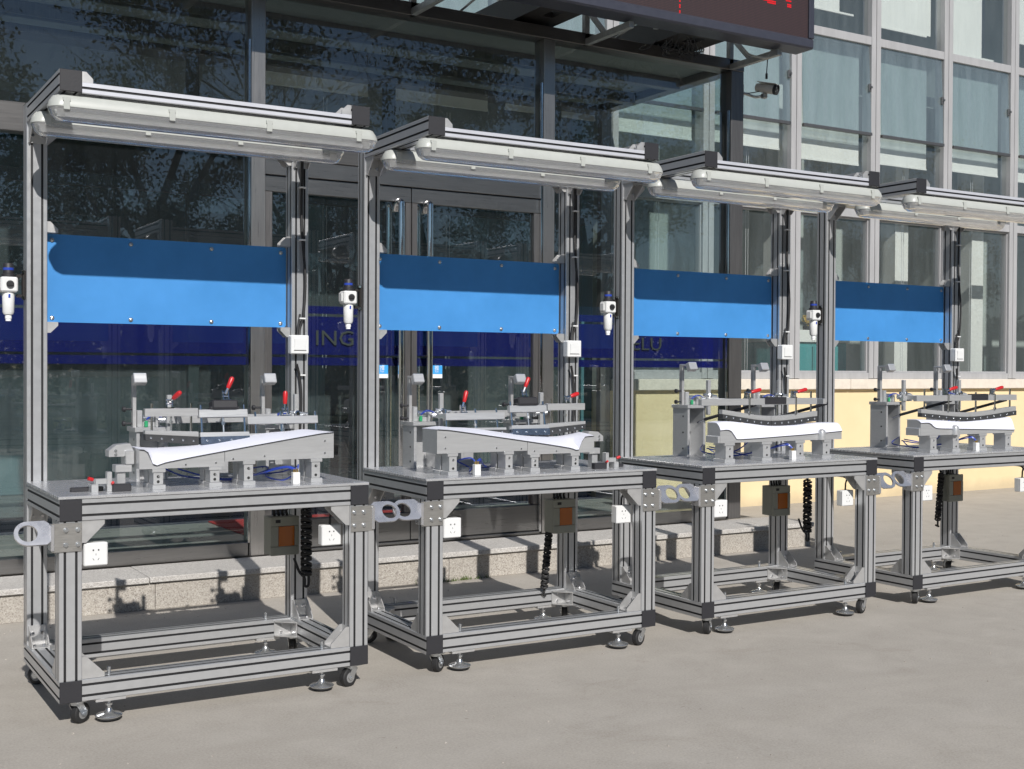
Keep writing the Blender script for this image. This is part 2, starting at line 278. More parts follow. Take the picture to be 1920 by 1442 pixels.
# ------------------------------------------------------------------ mesh helpers
class MB:
    """Collects shapes; build() links them as ONE mesh object."""
    def __init__(s, M=None):
        s.v = []; s.f = []; s.mi = []; s.mats = []; s.sm = []; s.M = M or Matrix.Identity(4); s.cur = 0; s.smooth = False
    def mat(s, name):
        if name not in s.mats: s.mats.append(name)
        s.cur = s.mats.index(name); return s
    def add(s, vs, fs, smooth=None):
        b = len(s.v); flip = s.M.determinant() < 0
        s.v += [s.M @ Vector(p) for p in vs]
        for f in fs:
            f = [b+i for i in f]
            s.f.append(f[::-1] if flip else f); s.mi.append(s.cur); s.sm.append(s.smooth if smooth is None else smooth)
    def box(s, x0, x1, y0, y1, z0, z1, c=0.0, T=None):
        """box with chamfered edges when c>0; T places it"""
        if c <= 0:
            vs = [(x, y, z) for z in (z0, z1) for y in (y0, y1) for x in (x0, x1)]
            fs = [(0, 2, 3, 1), (4, 5, 7, 6), (0, 1, 5, 4), (2, 6, 7, 3), (0, 4, 6, 2), (1, 3, 7, 5)]
        else:
            X, Y, Z = (x0, x1), (y0, y1), (z0, z1); vs = []; ix = {}
            for i in (0, 1):
                for j in (0, 1):
                    for k in (0, 1):
                        for a in range(3):
                            q = [X[i], Y[j], Z[k]]; d = (i, j, k)
                            for b in range(3):
                                if b != a: q[b] += c if d[b] == 0 else -c
                            ix[(i, j, k, a)] = len(vs); vs.append(tuple(q))
            fs = []
            def face(a, side):
                b, cc = (a+1) % 3, (a+2) % 3; r = []
                for (p, q) in ((0, 0), (1, 0), (1, 1), (0, 1)):
                    d = [0, 0, 0]; d[a] = side; d[b] = p; d[cc] = q; r.append(ix[(*d, a)])
                fs.append(r if side else r[::-1])
            for a in range(3): face(a, 0); face(a, 1)
            for a in range(3):          # edges along axis a
                b, cc = (a+1) % 3, (a+2) % 3
                for p in (0, 1):
                    for q in (0, 1):
                        def I(t, ax):
                            d = [0, 0, 0]; d[a] = t; d[b] = p; d[cc] = q; return ix[(*d, ax)]
                        r = [I(0, b), I(1, b), I(1, cc), I(0, cc)]
                        fs.append(r if (p == q) else r[::-1])
            for i in (0, 1):
                for j in (0, 1):
                    for k in (0, 1):
                        r = [ix[(i, j, k, a)] for a in range(3)]
                        fs.append(r if (i+j+k) % 2 else r[::-1])
        if T is not None: vs = [T @ Vector(p) for p in vs]
        s.add(vs, fs, False)
    def prism(s, poly, axis, a, b):
        """poly: ccw 2D points in the two other axes (cyclic order), extruded along axis from a to b"""
        n = len(poly); vs = []
        for t in (a, b):
            for (p, q) in poly:
                c = [0, 0, 0]; c[axis] = t; c[(axis+1) % 3] = p; c[(axis+2) % 3] = q; vs.append(tuple(c))
        fs = [tuple(range(n))[::-1], tuple(range(n, 2*n))] + [(i, (i+1) % n, n+(i+1) % n, n+i) for i in range(n)]
        if sum(poly[i][0]*poly[(i+1) % n][1]-poly[(i+1) % n][0]*poly[i][1] for i in range(n)) < 0: fs = [f[::-1] for f in fs]
        s.add(vs, fs, False)
    def loft(s, rings, caps=True, smooth=True, closed=True):
        n = len(rings[0]); vs = [p for r in rings for p in r]; fs = []
        for k in range(len(rings)-1):
            for i in range(n if closed else n-1):
                j = (i+1) % n; fs.append((k*n+i, k*n+j, (k+1)*n+j, (k+1)*n+i))
        s.add(vs, fs, smooth)
        if caps and closed:
            s.add(rings[0], [tuple(range(n))[::-1]], False); s.add(rings[-1], [tuple(range(n))], False)
    def cyl(s, p0, p1, r, n=12, r1=None, smooth=True):
        p0, p1 = Vector(p0), Vector(p1); d = (p1-p0).normalized()
        u = d.orthogonal().normalized(); w = d.cross(u); r1 = r if r1 is None else r1
        ring = lambda c, rr: [tuple(c+rr*(math.cos(2*math.pi*i/n)*u+math.sin(2*math.pi*i/n)*w)) for i in range(n)]
        s.loft([ring(p0, r), ring(p1, r1)], True, smooth)
    def rev(s, p0, d, prof, n=16, smooth=True):
        """revolve (t, r) profile about axis d through p0"""
        p0, d = Vector(p0), Vector(d).normalized(); u = d.orthogonal().normalized(); w = d.cross(u)
        s.loft([[tuple(p0+d*t+max(r, 1e-5)*(math.cos(2*math.pi*i/n)*u+math.sin(2*math.pi*i/n)*w)) for i in range(n)] for t, r in prof], True, smooth)
    def tube(s, pts, r, n=8, sub=0, rr=None):
        pts = [Vector(p) for p in pts]
        if sub:
            q = []
            for i in range(len(pts)-1):
                a, b, c, d = pts[max(i-1, 0)], pts[i], pts[i+1], pts[min(i+2, len(pts)-1)]
                for k in range(sub):
                    t = k/sub; q.append(0.5*((2*b)+(c-a)*t+(2*a-5*b+4*c-d)*t*t+(3*b-a-3*c+d)*t**3))
            q.append(pts[-1]); pts = q
        rings = []; u = None
        for i, p in enumerate(pts):
            d = (pts[min(i+1, len(pts)-1)]-pts[max(i-1, 0)]).normalized()
            if u is None: u = d.orthogonal().normalized()
            u = (u-d*u.dot(d)).normalized(); w = d.cross(u); k = r if rr is None else rr[min(i, len(rr)-1)]
            rings.append([tuple(p+k*(math.cos(2*math.pi*j/n)*u+math.sin(2*math.pi*j/n)*w)) for j in range(n)])
        s.loft(rings, True, True)
    def profile(s, x0, x1, y0, y1, z0, z1, axis, alu='alu_profile'):
        """slotted aluminium extrusion, one 9 mm slot for every 40 mm of face, black strip in each slot"""
        lo, hi = (x0, y0, z0), (x1, y1, z1); A, B = (axis+1) % 3, (axis+2) % 3
        ch, sw, sd = 0.0022, 0.0092, 0.004
        pts = []; blk = set()
        def side(pa, pb, inward):
            L = (Vector(pb)-Vector(pa)).length; d = (Vector(pb)-Vector(pa)).normalized(); n = Vector(inward)
            r = [Vector(pa)+d*ch]
            for k in range(int(round(L/0.04))):
                c = 0.02+0.04*k
                a, b = Vector(pa)+d*(c-sw/2), Vector(pa)+d*(c+sw/2)
                i0 = len(pts)+len(r); r += [a, a+n*sd, b+n*sd, b]; blk.update((i0, i0+1, i0+2))
            r.append(Vector(pb)-d*ch); pts.extend(r)
        a0, a1, b0, b1 = lo[A], hi[A], lo[B], hi[B]
        side((a0, b0), (a1, b0), (0, 1)); side((a1, b0), (a1, b1), (-1, 0)); side((a1, b1), (a0, b1), (0, -1)); side((a0, b1), (a0, b0), (1, 0))
        n = len(pts); vs = []
        for t in (lo[axis], hi[axis]):
            for p in pts:
                c = [0, 0, 0]; c[axis] = t; c[A] = p[0]; c[B] = p[1]; vs.append(tuple(c))
        base = len(s.mats) and s.cur
        s.mat(alu); s.add(vs, [tuple(range(n))[::-1], tuple(range(n, 2*n))]+[(i, (i+1) % n, n+(i+1) % n, n+i) for i in range(n) if i not in blk], False)
        s.mat('slot_black'); s.add(vs, [(i, (i+1) % n, n+(i+1) % n, n+i) for i in range(n) if i in blk], False)
    def mesh(s, name):
        me = bpy.data.meshes.new(name); me.from_pydata([tuple(p) for p in s.v], [], s.f)
        for m in s.mats: me.materials.append(MATS[m])
        me.polygons.foreach_set('material_index', s.mi); me.polygons.foreach_set('use_smooth', s.sm)
        me.update(); return me
    def build(s, name, parent=None, loc=None, angle=40):
        me = s.mesh(name)
        if any(s.sm):
            try: me.set_sharp_from_angle(angle=R(angle))
            except Exception: pass
        return link(name, me, parent, loc)
def link(name, me, parent=None, loc=None):
    o = bpy.data.objects.new(name, me); COL.objects.link(o)
    if parent is not None: o.parent = parent
    if loc is not None: o.location = loc
    return o
def tag(o, label, cat, group=None):
    o['label'] = label; o['category'] = cat
    if group: o['group'] = group
    return o
def thing(name, label, cat, loc=(0, 0, 0), rz=0.0, group=None):
    o = bpy.data.objects.new(name, None); COL.objects.link(o); o.location = loc; o.rotation_euler = (0, 0, rz)
    o.empty_display_size = 0.1
    return tag(o, label, cat, group)
def structure(o): o['kind'] = 'structure'; return o
def copy_tree(o, parent=None):
    kids = list(o.children); c = o.copy(); COL.objects.link(c); c.parent = parent
    for k in kids: copy_tree(k, c)
    return c
def text_part(txt, size, mat, loc, parent, name='lettering', depth=0.001, align='CENTER', sx=1.0):
    cu = bpy.data.curves.new('text', 'FONT'); cu.body = txt; cu.size = size; cu.extrude = depth; cu.align_x = align; cu.resolution_u = 2
    t = bpy.data.objects.new('tmp', cu); COL.objects.link(t)
    bpy.context.view_layer.update()
    me = bpy.data.meshes.new_from_object(t.evaluated_get(bpy.context.evaluated_depsgraph_get()))
    bpy.data.objects.remove(t); bpy.data.curves.remove(cu)
    me.materials.clear(); me.materials.append(MATS[mat])
    me.transform(Matrix.Rotation(R(90), 4, 'X') @ Matrix.Diagonal((sx, 1, 1, 1)))
    return link(name, me, parent, loc)
rnd = random.Random(7)

# ================================================================== SETTING
# ground: one sheet to the horizon
g = MB().mat('concrete'); g.add([(-400, -400, 0), (400, -400, 0), (400, 400, 0), (-400, 400, 0)], [(0, 1, 2, 3)])
structure(g.build('ground'))
gr = MB().mat('granite_riser'); rgr = random.Random(11)
for k in range(420):
    x = rgr.uniform(0.2, 9); y = rgr.uniform(2.6, 6.6) if rgr.random() < 0.7 else rgr.uniform(6.3, 6.63); q = rgr.uniform(0.0015, 0.005)
    gr.rev((x, y, -q*0.2), (rgr.uniform(-.4, .4), rgr.uniform(-.4, .4), 1), [(0, q*0.8), (q*0.5, q), (q*1.1, q*0.4)], 5, False)
gro = tag(gr.build('grit'), 'loose grit scattered over the concrete forecourt', 'grit'); gro['kind'] = 'stuff'
ZS = 0.18                      # top of the granite step
YS = 6.645                     # its front
# granite step: core with risers and treads as slabs
st = MB().mat('granite_riser'); st.box(-6, 6.62, YS+0.045, 9.0, -0.05, ZS-0.032)
step = structure(st.build('step'))
xs = [-6.0, -4.2, -2.35, -0.55, 1.735, 3.55, 5.02, 6.64]
for a, b in zip(xs[:-1], xs[1:]):
    s = MB().mat('granite_riser'); s.box(a+0.0015, b-0.0015-(0.012 if b > 6.6 else 0), YS+0.012, YS+0.044, 0, ZS-0.033, 0.002)
    s.build('riser_slab', step)
xs = [-6.0, -4.0, -2.1, -0.2, 1.70, 3.42, 4.9, 6.65]
for a, b in zip(xs[:-1], xs[1:]):
    s = MB().mat('granite_tread'); dz = rnd.uniform(-0.002, 0.001)
    s.box(a+0.0015, b-0.0015, YS-0.008, 7.06, ZS-0.031+dz, ZS+dz, 0.003)
    s.build('tread_slab', step)
s = MB().mat('granite_riser'); s.box(6.62, 6.64, YS+0.045, 8.84, 0, ZS-0.033); s.build('side_slab', step)

wd = MB().mat('weed'); rw = random.Random(2)
for k in range(90):
    x = 3.60+rw.gauss(0, 0.10); y = YS-0.002-abs(rw.gauss(0, 0.012)); hh = rw.uniform(0.012, 0.04); a = rw.uniform(0, 6.28); w_ = 0.003; lx, ly = rw.uniform(-.02, .02), -abs(rw.gauss(0, .012))
    wd.add([(x-w_*math.cos(a), y-w_*math.sin(a), 0), (x+w_*math.cos(a), y+w_*math.sin(a), 0), (x+lx, y+ly, hh)], [(0, 1, 2)], False)
tag(wd.build('weed_tuft'), 'small green weeds growing along the foot of the granite step', 'weeds')['kind'] = 'stuff'
# ---------------------------------------------------------------- main building
YW = 8.87
XB0, XB1 = -6.0, 21.0
bld = thing('office_building', 'long office building with yellow plinth wall and white gridded windows', 'building', (0, YW, 0))
def part(name, mat, parent, *boxes, c=0.0):
    m = MB().mat(mat)
    for b in boxes: m.box(*b, c)
    return m.build(name, parent)
LOB0, LOB1 = -6.0, 6.2          # the entrance opening behind the vestibule
part('plinth_wall', 'yellow_wall', bld, (6.33, XB1, 0, 0.25, 0, 1.13))
xx = 6.33
while xx < XB1-0.2:
    x2 = min(xx+1.5, XB1)
    part('sill_stone', 'sill_stone', bld, (xx+0.002, x2-0.002, -0.055, 0.20, 1.132, 1.235), c=0.006); xx = x2
mx = [6.39+1.12*k for k in range(-11, 14) if 6.39+1.12*k < XB1]
MW = 0.068
zr = [1.235, 1.30, 2.90, 2.985, 3.78, 4.70, 4.785, 6.60, 6.70]
for x in mx:
    z0 = 1.24 if x > 6.3 else 3.75
    part('mullion', 'white_frame', bld, (x-MW, x-0.004, 0.03, 0.16, z0, 8.2), (x-0.004, x+0.004, 0.045, 0.15, z0, 8.2), (x+0.004, x+MW, 0.03, 0.16, z0, 8.2), c=0.003)
for a, b in zip(mx[:-1], mx[1:]):
    x0, x1 = a+MW, b-MW
    for (z0, z1) in ((1.235, 1.30), (2.90, 2.985), (4.70, 4.785), (6.60, 6.70)):
        if z0 < 3.7 and a < 6.3: continue
        part('transom', 'white_frame', bld, (x0, x1, 0.034, 0.156, z0, z1), c=0.003)
    for (z0, z1) in ((1.30, 2.90), (2.985, 3.77), (4.785, 6.60)):
        if z0 < 3.7 and a < 6.3: continue
        if (z0 == 1.30): part('sash_frame', 'white_frame', bld, (x0, x1, 0.06, 0.12, z0, z0+0.02), (x0, x0+0.012, 0.06, 0.12, z0+0.02, z1), (x1-0.012, x1, 0.06, 0.12, z0+0.02, z1), (x0+0.012, x1-0.012, 0.06, 0.12, z1-0.015, z1), c=0.002)
        part('window_pane', 'glass_window', bld, (x0+0.002, x1-0.002, 0.085, 0.091, z0+0.002, z1-0.002))
    # top-hung sash, tilted a little open
    th = R(rnd.choice((1.2, 1.8, 2.4)))
    T = Matrix.Translation((0, 0.06, 4.70)) @ Matrix.Rotation(-th, 4, 'X')
    m = MB(T).mat('glass_sash'); m.box(x0+0.012, x1-0.012, -0.004, 0.004, -0.915, -0.005); sp = m.build('sash_pane', bld)
    m = MB(T).mat('stainless_dark'); m.box(x0+0.012, x1-0.012, -0.018, 0.018, -0.945, -0.916); m.build('sash_rail', bld)
    m = MB(T).mat('stainless_dark'); m.box(x1-0.05, x1-0.02, -0.03, -0.006, -0.49, -0.41, 0.004); m.box(x1-0.045, x1-0.025, -0.05, -0.03, -0.46, -0.44); m.build('sash_latch', bld)
    # roller blinds behind the glass
    if a > 3.0:
        zb = 3.53+rnd.uniform(-0.05, 0.06); w1 = x1-rnd.choice((0.02, 0.02, 0.03, 0.10))
        m = MB().mat('blind'); k = 8
        rows = [[(x0+0.02+(w1-x0-0.02)*i/12, 0.185+0.0012*math.sin(i*0.7+a)+0.006*(j/k), zb+(4.72-zb)*j/k) for i in range(13)] for j in range(k+1)]
        rows2 = [[(p[0], p[1]+0.002, p[2]) for p in r] for r in rows]
        m.loft(rows, False, True, False); m.loft([r[::-1] for r in rows2], False, True, False); m.box(x0+0.02, w1, 0.178, 0.20, zb-0.02, zb); m.build('blind', bld)
        zb = 4.95+rnd.uniform(-0.12, 0.3)
        m = MB().mat('blind'); m.box(x0+0.03, x1-rnd.choice((0.03, 0.3)), 0.20, 0.204, zb, 6.6); m.box(x0+0.03, x1-0.1, 0.192, 0.212, zb-0.02, zb); m.build('blind', bld)
        m = MB().mat('plastic_white')
        for dx in (0.0, 0.03): m.cyl((x0+0.62+dx, 0.28, 1.32), (x0+0.62+dx, 0.28, 3.5), 0.0025, 5)
        m.build('blind_cord', bld)
part('parapet_wall', 'yellow_wall', bld, (XB0, XB1, 0.0, 0.25, 8.2, 9.2))
part('entrance_wall', 'stainless_dark', bld, (XB0, 6.30, 0.02, 0.24, 3.62, 3.75))
# interior shell
room = MB().mat('room_wall')
room.box(6.35, XB1, 4.4, 4.5, 0.3, 8.2); room.box(XB1-0.1, XB1, 0.26, 4.4, 0.3, 8.2); room.box(6.35, XB1, 0.26, 4.5, 8.1, 8.2)
for x in (8.2, 11.2, 14.6): room.box(x, x+0.16, 2.6, 4.4, 0.3, 8.1)
room.box(6.35, XB1, 2.4, 4.4, 4.9, 5.05)
room.build('inner_wall', bld)
part('inner_floor', 'lobby_floor_stone', bld, (6.35, XB1, 0.26, 4.4, 0.2, 0.3))
for x in (9.3, 11.15, 12.5, 14.2): part('inner_column', 'blind', bld, (x, x+0.22, 1.0, 1.22, 0.3, 4.9))
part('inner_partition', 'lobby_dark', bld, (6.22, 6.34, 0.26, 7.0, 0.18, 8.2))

# things seen through the right windows
cab = thing('cabinet', 'teal cabinet inside the window behind the third and fourth workstations', 'cabinet', (8.85, YW+0.55, 0.3))
m = MB().mat('teal_furniture'); m.box(0, 1.05, 0, 0.45, 0.05, 1.32, 0.01); m.build('body', cab)
for k in range(2):
    m = MB().mat('teal_furniture'); m.box(0.03+0.5*k, 0.51+0.5*k, -0.02, -0.002, 0.1, 1.28, 0.004); d = m.build('door', cab)
    m = MB().mat('chrome'); m.cyl((0.46+0.1*k, -0.035, 0.8), (0.46+0.1*k, -0.035, 0.95), 0.006, 8); m.build('handle', d)
m = MB().mat('blind'); m.box(-0.02, 1.07, -0.03, 0.47, 1.321, 1.45, 0.004); m.build('top', cab)
for (x, hgt, lab) in ((9.00, 0.26, 'taller gold trophy cup behind the window left of the fourth workstation post'), (9.52, 0.17, 'small gold trophy cup just above the left corner of the fourth blue panel')):
    tr = thing('trophy', lab, 'trophy', (x, YW+0.75, 1.75), group='trophies on the cabinet')
    m = MB().mat('gold'); m.rev((0, 0, 0), (0, 0, 1), [(0.05, 0.012), (hgt*0.4, 0.010), (hgt*0.5, 0.028), (hgt*0.8, 0.05), (hgt, 0.062)], 16); m.build('cup', tr)
    m = MB().mat('gold')
    for s_ in (-1, 1): m.tube([(s_*0.05, 0, hgt*0.9), (s_*0.085, 0, hgt*0.85), (s_*0.085, 0, hgt*0.65), (s_*0.03, 0, hgt*0.52)], 0.005, 6, 4)
    m.build('handle', tr)
    m = MB().mat('black_steel'); m.box(-0.04, 0.04, -0.04, 0.04, 0, 0.05, 0.003); m.build('base', tr)

# ---------------------------------------------------------------- lobby behind the vestibule
lf = MB().mat('lobby_floor_stone'); lf.box(-6, 6.2, 7.20, 16.0, ZS-0.02, ZS+0.002); structure(lf.build('lobby_floor'))
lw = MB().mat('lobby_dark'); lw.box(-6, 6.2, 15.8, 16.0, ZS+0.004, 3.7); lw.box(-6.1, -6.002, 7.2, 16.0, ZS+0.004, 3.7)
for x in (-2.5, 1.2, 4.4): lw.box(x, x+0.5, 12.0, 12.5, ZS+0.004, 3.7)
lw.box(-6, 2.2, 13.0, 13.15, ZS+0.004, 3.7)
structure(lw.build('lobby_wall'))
lc = MB().mat('lobby_ceiling_paint'); lc.box(-6, 6.2, 8.95, 16.0, 3.72, 3.8); lc.box(-6, 6.2, 9.3, 9.6, 3.35, 3.719); lc.box(-6, 6.2, 11.0, 11.3, 3.35, 3.719)
structure(lc.build('lobby_ceiling'))
m = MB().mat('red_mat'); m.box(-0.75, 0.75, -0.42, 0.42, 0, 0.012, 0.004)
rm = tag(m.build('door_mat', None, (3.42, 8.35, ZS+0.003)), 'red door mat on the floor inside the glass entrance', 'mat')
# inner line of doors under the main facade
idr = thing('inner_doors', 'dark framed inner glass doors inside the entrance vestibule', 'door', (0, 8.90, ZS+0.003))
for x in (-3.0, -0.6, 1.0, 2.6, 4.2, 5.8): part('post', 'frame_dark', idr, (x-0.04, x+0.04, 0, 0.09, 0, 3.55), c=0.003)
for z in (0.0, 2.42, 3.45): part('rail', 'frame_dark', idr, (-6, 6.15, 0.01, 0.08, z, z+0.09), c=0.003)
for a, b in ((-0.6, 1.0), (1.0, 2.6), (2.6, 4.2), (4.2, 5.8)): part('pane', 'glass_window', idr, (a+0.042, b-0.042, 0.04, 0.046, 0.092, 2.418))
# reception desk, dark, far inside
dk = thing('reception_desk', 'dark reception desk deep inside the lobby behind the glass', 'desk', (0.4, 11.4, ZS+0.003))
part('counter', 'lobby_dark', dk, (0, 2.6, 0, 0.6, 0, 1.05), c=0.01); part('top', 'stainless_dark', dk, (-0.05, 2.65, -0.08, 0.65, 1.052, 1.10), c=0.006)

# ---------------------------------------------------------------- glass entrance vestibule
YG = 7.15
ves = thing('entrance_vestibule', 'glazed entrance vestibule with stainless frames, double doors and a blue film band', 'entrance', (0, YG, ZS))
def vz(z): return z-ZS
V0 = -4.0
def vpart(name, mat, *b, c=0.003, parent=ves): return part(name, mat, parent, *[(x0, x1, y0, y1, vz(z0), vz(z1)) for (x0, x1, y0, y1, z0, z1) in b], c=c)
ZT, ZB = 3.69, 3.605
vpart('header', 'header_steel', (V0, 6.317, -0.07, 0.07, ZB, ZT))
vpart('mullion', 'stainless', (2.42, 2.508, -0.06, 0.07, ZS, ZB-0.001))
vpart('mullion', 'stainless', (4.508, 4.598, -0.06, 0.07, ZS, ZB-0.001))
vpart('mullion', 'stainless', (0.28, 0.37, -0.06, 0.07, ZS, ZB-0.001))
vpart('mullion', 'stainless', (-1.86, -1.77, -0.06, 0.07, ZS, ZB-0.001))
vpart('corner_post', 'stainless_dark', (6.195, 6.317, -0.065, 0.07, ZS, ZB-0.001))
vpart('glazing_bead', 'chrome', (6.178, 6.190, -0.055, -0.035, ZS, 3.30), c=0)
vpart('glazing_bead', 'chrome', (2.405, 2.416, -0.055, -0.035, ZS, 3.30), c=0)
vpart('glazing_bead', 'chrome', (4.490, 4.502, -0.055, -0.035, ZS, 3.30), c=0)
# bays
def bay(x0, x1):
    vpart('base_rail', 'stainless_h', (x0, x1, -0.055, 0.06, ZS, ZS+0.085))
    vpart('pane', 'glass_entrance', (x0+0.002, x1-0.002, -0.004, 0.004, ZS+0.087, ZB-0.002), c=0)
for a, b in ((V0, -1.862), (-1.768, 0.278)): bay(a, b)
x0, x1 = 0.372, 2.418
vpart('base_rail', 'stainless_h', (x0, x1, -0.055, 0.06, ZS, ZS+0.085))
vpart('transom', 'header_steel', (x0, x1, -0.05, 0.06, 2.61, 2.77))
vpart('pane', 'glass_entrance', (x0+0.002, x1-0.002, -0.004, 0.004, ZS+0.087, 2.608), c=0)
vpart('pane', 'glass_entrance', (x0+0.002, x1-0.002, -0.004, 0.004, 2.772, ZB-0.002), c=0)
x0, x1 = 4.60, 6.193
vpart('base_rail', 'stainless_h', (x0, x1, -0.055, 0.06, ZS, ZS+0.085))
vpart('pane', 'glass_entrance', (x0+0.002, x1-0.002, -0.004, 0.004, ZS+0.087, ZB-0.002), c=0)
x0, x1 = 2.51, 4.506          # doors
vpart('transom', 'header_steel', (x0, x1, -0.05, 0.06, 2.60, 2.70))
vpart('door_closer_cover', 'stainless_h', (x0, x1, -0.045, 0.055, 2.50, 2.598))
vpart('pane', 'glass_entrance', (x0+0.002, x1-0.002, -0.004, 0.004, 2.702, ZB-0.002), c=0)
vpart('threshold', 'stainless_h', (x0, x1, -0.055, 0.06, ZS, ZS+0.018))
xm = 3.51
for (a, b, hx, st) in ((x0+0.004, xm-0.003, 3.405, 1), (xm+0.003, x1-0.004, 3.612, -1)):
    d = vpart('door', 'stainless_h', (a, b, -0.03, 0.035, ZS+0.022, ZS+0.20))
    vpart('top_rail', 'stainless_h', (a, b, -0.028, 0.032, 2.40, 2.497), parent=d)
    s1, s2 = ((a, a+0.05), (b-0.04, b)) if st > 0 else ((a, a+0.04), (b-0.05, b))
    for (p, q) in (s1, s2): vpart('stile', 'stainless_dark', (p, q, -0.029, 0.034, ZS+0.201, 2.399), parent=d)
    vpart('pane', 'glass_entrance', (s1[1], s2[0], -0.004, 0.004, ZS+0.202, 2.398), c=0, parent=d)
    for sd in (-1, 1):
        h = MB().mat('chrome'); y1 = sd*0.095
        h.tube([(hx, sd*0.005, vz(2.345)), (hx, sd*0.03, vz(2.385)), (hx, sd*0.06, vz(2.40)), (hx, y1*0.95, vz(2.385)), (hx, y1, vz(2.33)), (hx, y1, vz(1.8)), (hx, y1, vz(1.2)), (hx, y1, vz(0.62)), (hx, y1*0.95, vz(0.565)), (hx, sd*0.06, vz(0.55)), (hx, sd*0.005, vz(0.57))], 0.0205, 12, 4)
        h.box(hx-0.02, hx+0.02, min(sd*0.006, y1), max(sd*0.006, y1), vz(1.395), vz(1.41)) ; h.build('pull_handle', d)
    sx = 3.272 if st > 0 else 3.668
    s = vpart('push_sticker', 'sticker_blue', (sx, sx+0.082, -0.0075, -0.0045, 1.285, 1.342), c=0, parent=d)
    s = vpart('push_sticker', 'sticker_white', (sx, sx+0.082, -0.0075, -0.0045, 1.258, 1.2845), c=0, parent=d)
    text_part('\u63a8', 0.036, 'sticker_white', (sx+0.041, -0.0085, vz(1.311)), d, depth=0.0003)
    text_part('Push', 0.014, 'sticker_white', (sx+0.041, -0.0085, vz(1.296)), d, depth=0.0003)
# blue film band with clear pinstripes
for (a, b) in ((V0+0.01, 0.275), (0.375, 2.415), (2.57, 3.46), (3.56, 4.45), (4.605, 6.19)):
    for (z0, z1) in ((1.338, 1.388), (1.404, 1.645), (1.662, 1.710)): vpart('blue_film_strip', 'blue_film', (a, b, 0.0055, 0.0075, z0, z1), c=0)
text_part('ING', 0.135, 'film_letter', (2.985, -0.0065, vz(1.465)), ves, sx=1.15)
text_part('ELU', 0.135, 'film_letter', (5.45, -0.0065, vz(1.465)), ves, sx=1.25)
# right side wall and roof
vpart('side_header', 'stainless_dark', (6.20, 6.31, 0.072, 1.71, ZB, ZT))
vpart('side_base_rail', 'stainless', (6.20, 6.31, 0.072, 1.71, ZS, ZS+0.085))
vpart('side_pane', 'glass_entrance', (6.25, 6.258, 0.074, 1.65, ZS+0.087, ZB-0.002), c=0)
vpart('rear_post', 'stainless_dark', (6.20, 6.31, 1.651, 1.715, ZS+0.086, ZB-0.001))
vpart('roof_panel', 'lobby_ceiling_paint', (V0, 6.317, 0.072, 1.72, ZT-0.025, ZT+0.01), c=0)
for y in (0.55, 1.15): vpart('roof_beam', 'stainless_dark', (V0, 6.19, y, y+0.08, ZB-0.03, ZT-0.027))

# ---------------------------------------------------------------- canopy ribs, sign, camera
can = thing('canopy_frame', 'black steel canopy ribs and rods over the glass entrance', 'canopy', (0, YG, 3.70))
for (x0_, x1_) in ((4.30, 4.63), (5.48, 5.89)):
    w = x1_-x0_; m = MB().mat('black_steel'); hz = 0.006
    # plate with a slot left open
    m.box(x0_, x0_+w*0.36, -0.47, 1.70, 0.02, 0.06); m.box(x0_+w*0.62, x1_, -0.47, 1.70, 0.02, 0.06)
    m.box(x0_+w*0.36, x0_+w*0.62, -0.47, -0.30, 0.02, 0.06); m.box(x0_+w*0.36, x0_+w*0.62, -0.16, 1.70, 0.02, 0.06)
    m.box(x0_, x0_+0.015, -0.47, 1.70, 0.06, 0.20); m.box(x1_-0.015, x1_, -0.47, 1.70, 0.06, 0.20)
    m.build('rib', can)
for x in (3.98, 5.25):
    m = MB().mat('galv'); m.cyl((x, -0.35, 0.012), (x, -0.35, 0.16), 0.022, 10); m.cyl((x, -0.35, 0.16), (x, -0.35, 0.19), 0.034, 10); m.build('spider_stud', can)
    m = MB().mat('galv'); m.cyl((x, -0.35, 0.15), (x+0.42, -0.35, 0.19), 0.010, 8); m.cyl((x, -0.35, 0.15), (x-0.1, 0.0, 0.01), 0.008, 8); m.build('tie_rod', can)
YL = 6.5
led = thing('led_sign', 'dark red LED message board with black case above the entrance', 'sign', (0, YL, 3.66))
LX0, LX1 = 0.9, 6.445
m = MB().mat('sign_case')
m.box(LX0, LX1, -0.03, 0.16, 0.0, 0.075, 0.012); m.box(LX0, LX1, -0.03, 0.16, 0.88, 0.955, 0.012)
m.box(LX0, LX0+0.05, -0.028, 0.158, 0.076, 0.879, 0.004); m.box(LX1-0.05, LX1, -0.028, 0.158, 0.076, 0.879, 0.004)
m.box(LX0+0.05, LX1-0.05, 0.10, 0.15, 0.076, 0.879)
m.build('case', led)
m = MB().mat('led_matrix'); m.box(LX0+0.051, LX1-0.051, -0.012, 0.0, 0.0765, 0.8785); scr = m.build('screen', led)
def dots(cells, x, z, p=0.0135):
    m = MB().mat('led_lit')
    for (i, j) in cells: m.box(x+i*p, x+i*p+p*0.72, -0.0145, -0.0125, z+j*p, z+j*p+p*0.72)
    m.build('lit_dots', scr)
dots([(0, j) for j in (0, 1, 3, 4, 6, 7, 9, 10)], 5.203, 0.072)
dots([(i, 0) for i in range(4, 10)]+[(i, 1) for i in range(1, 10)]+[(i, 2) for i in range(0, 4)], 5.945, 0.272)
dots([(i, j) for i in range(3) for j in (0, 1)]+[(i, 3) for i in range(-1, 3)]+[(i, 4) for i in range(-1, 2)], 6.190, 0.272)
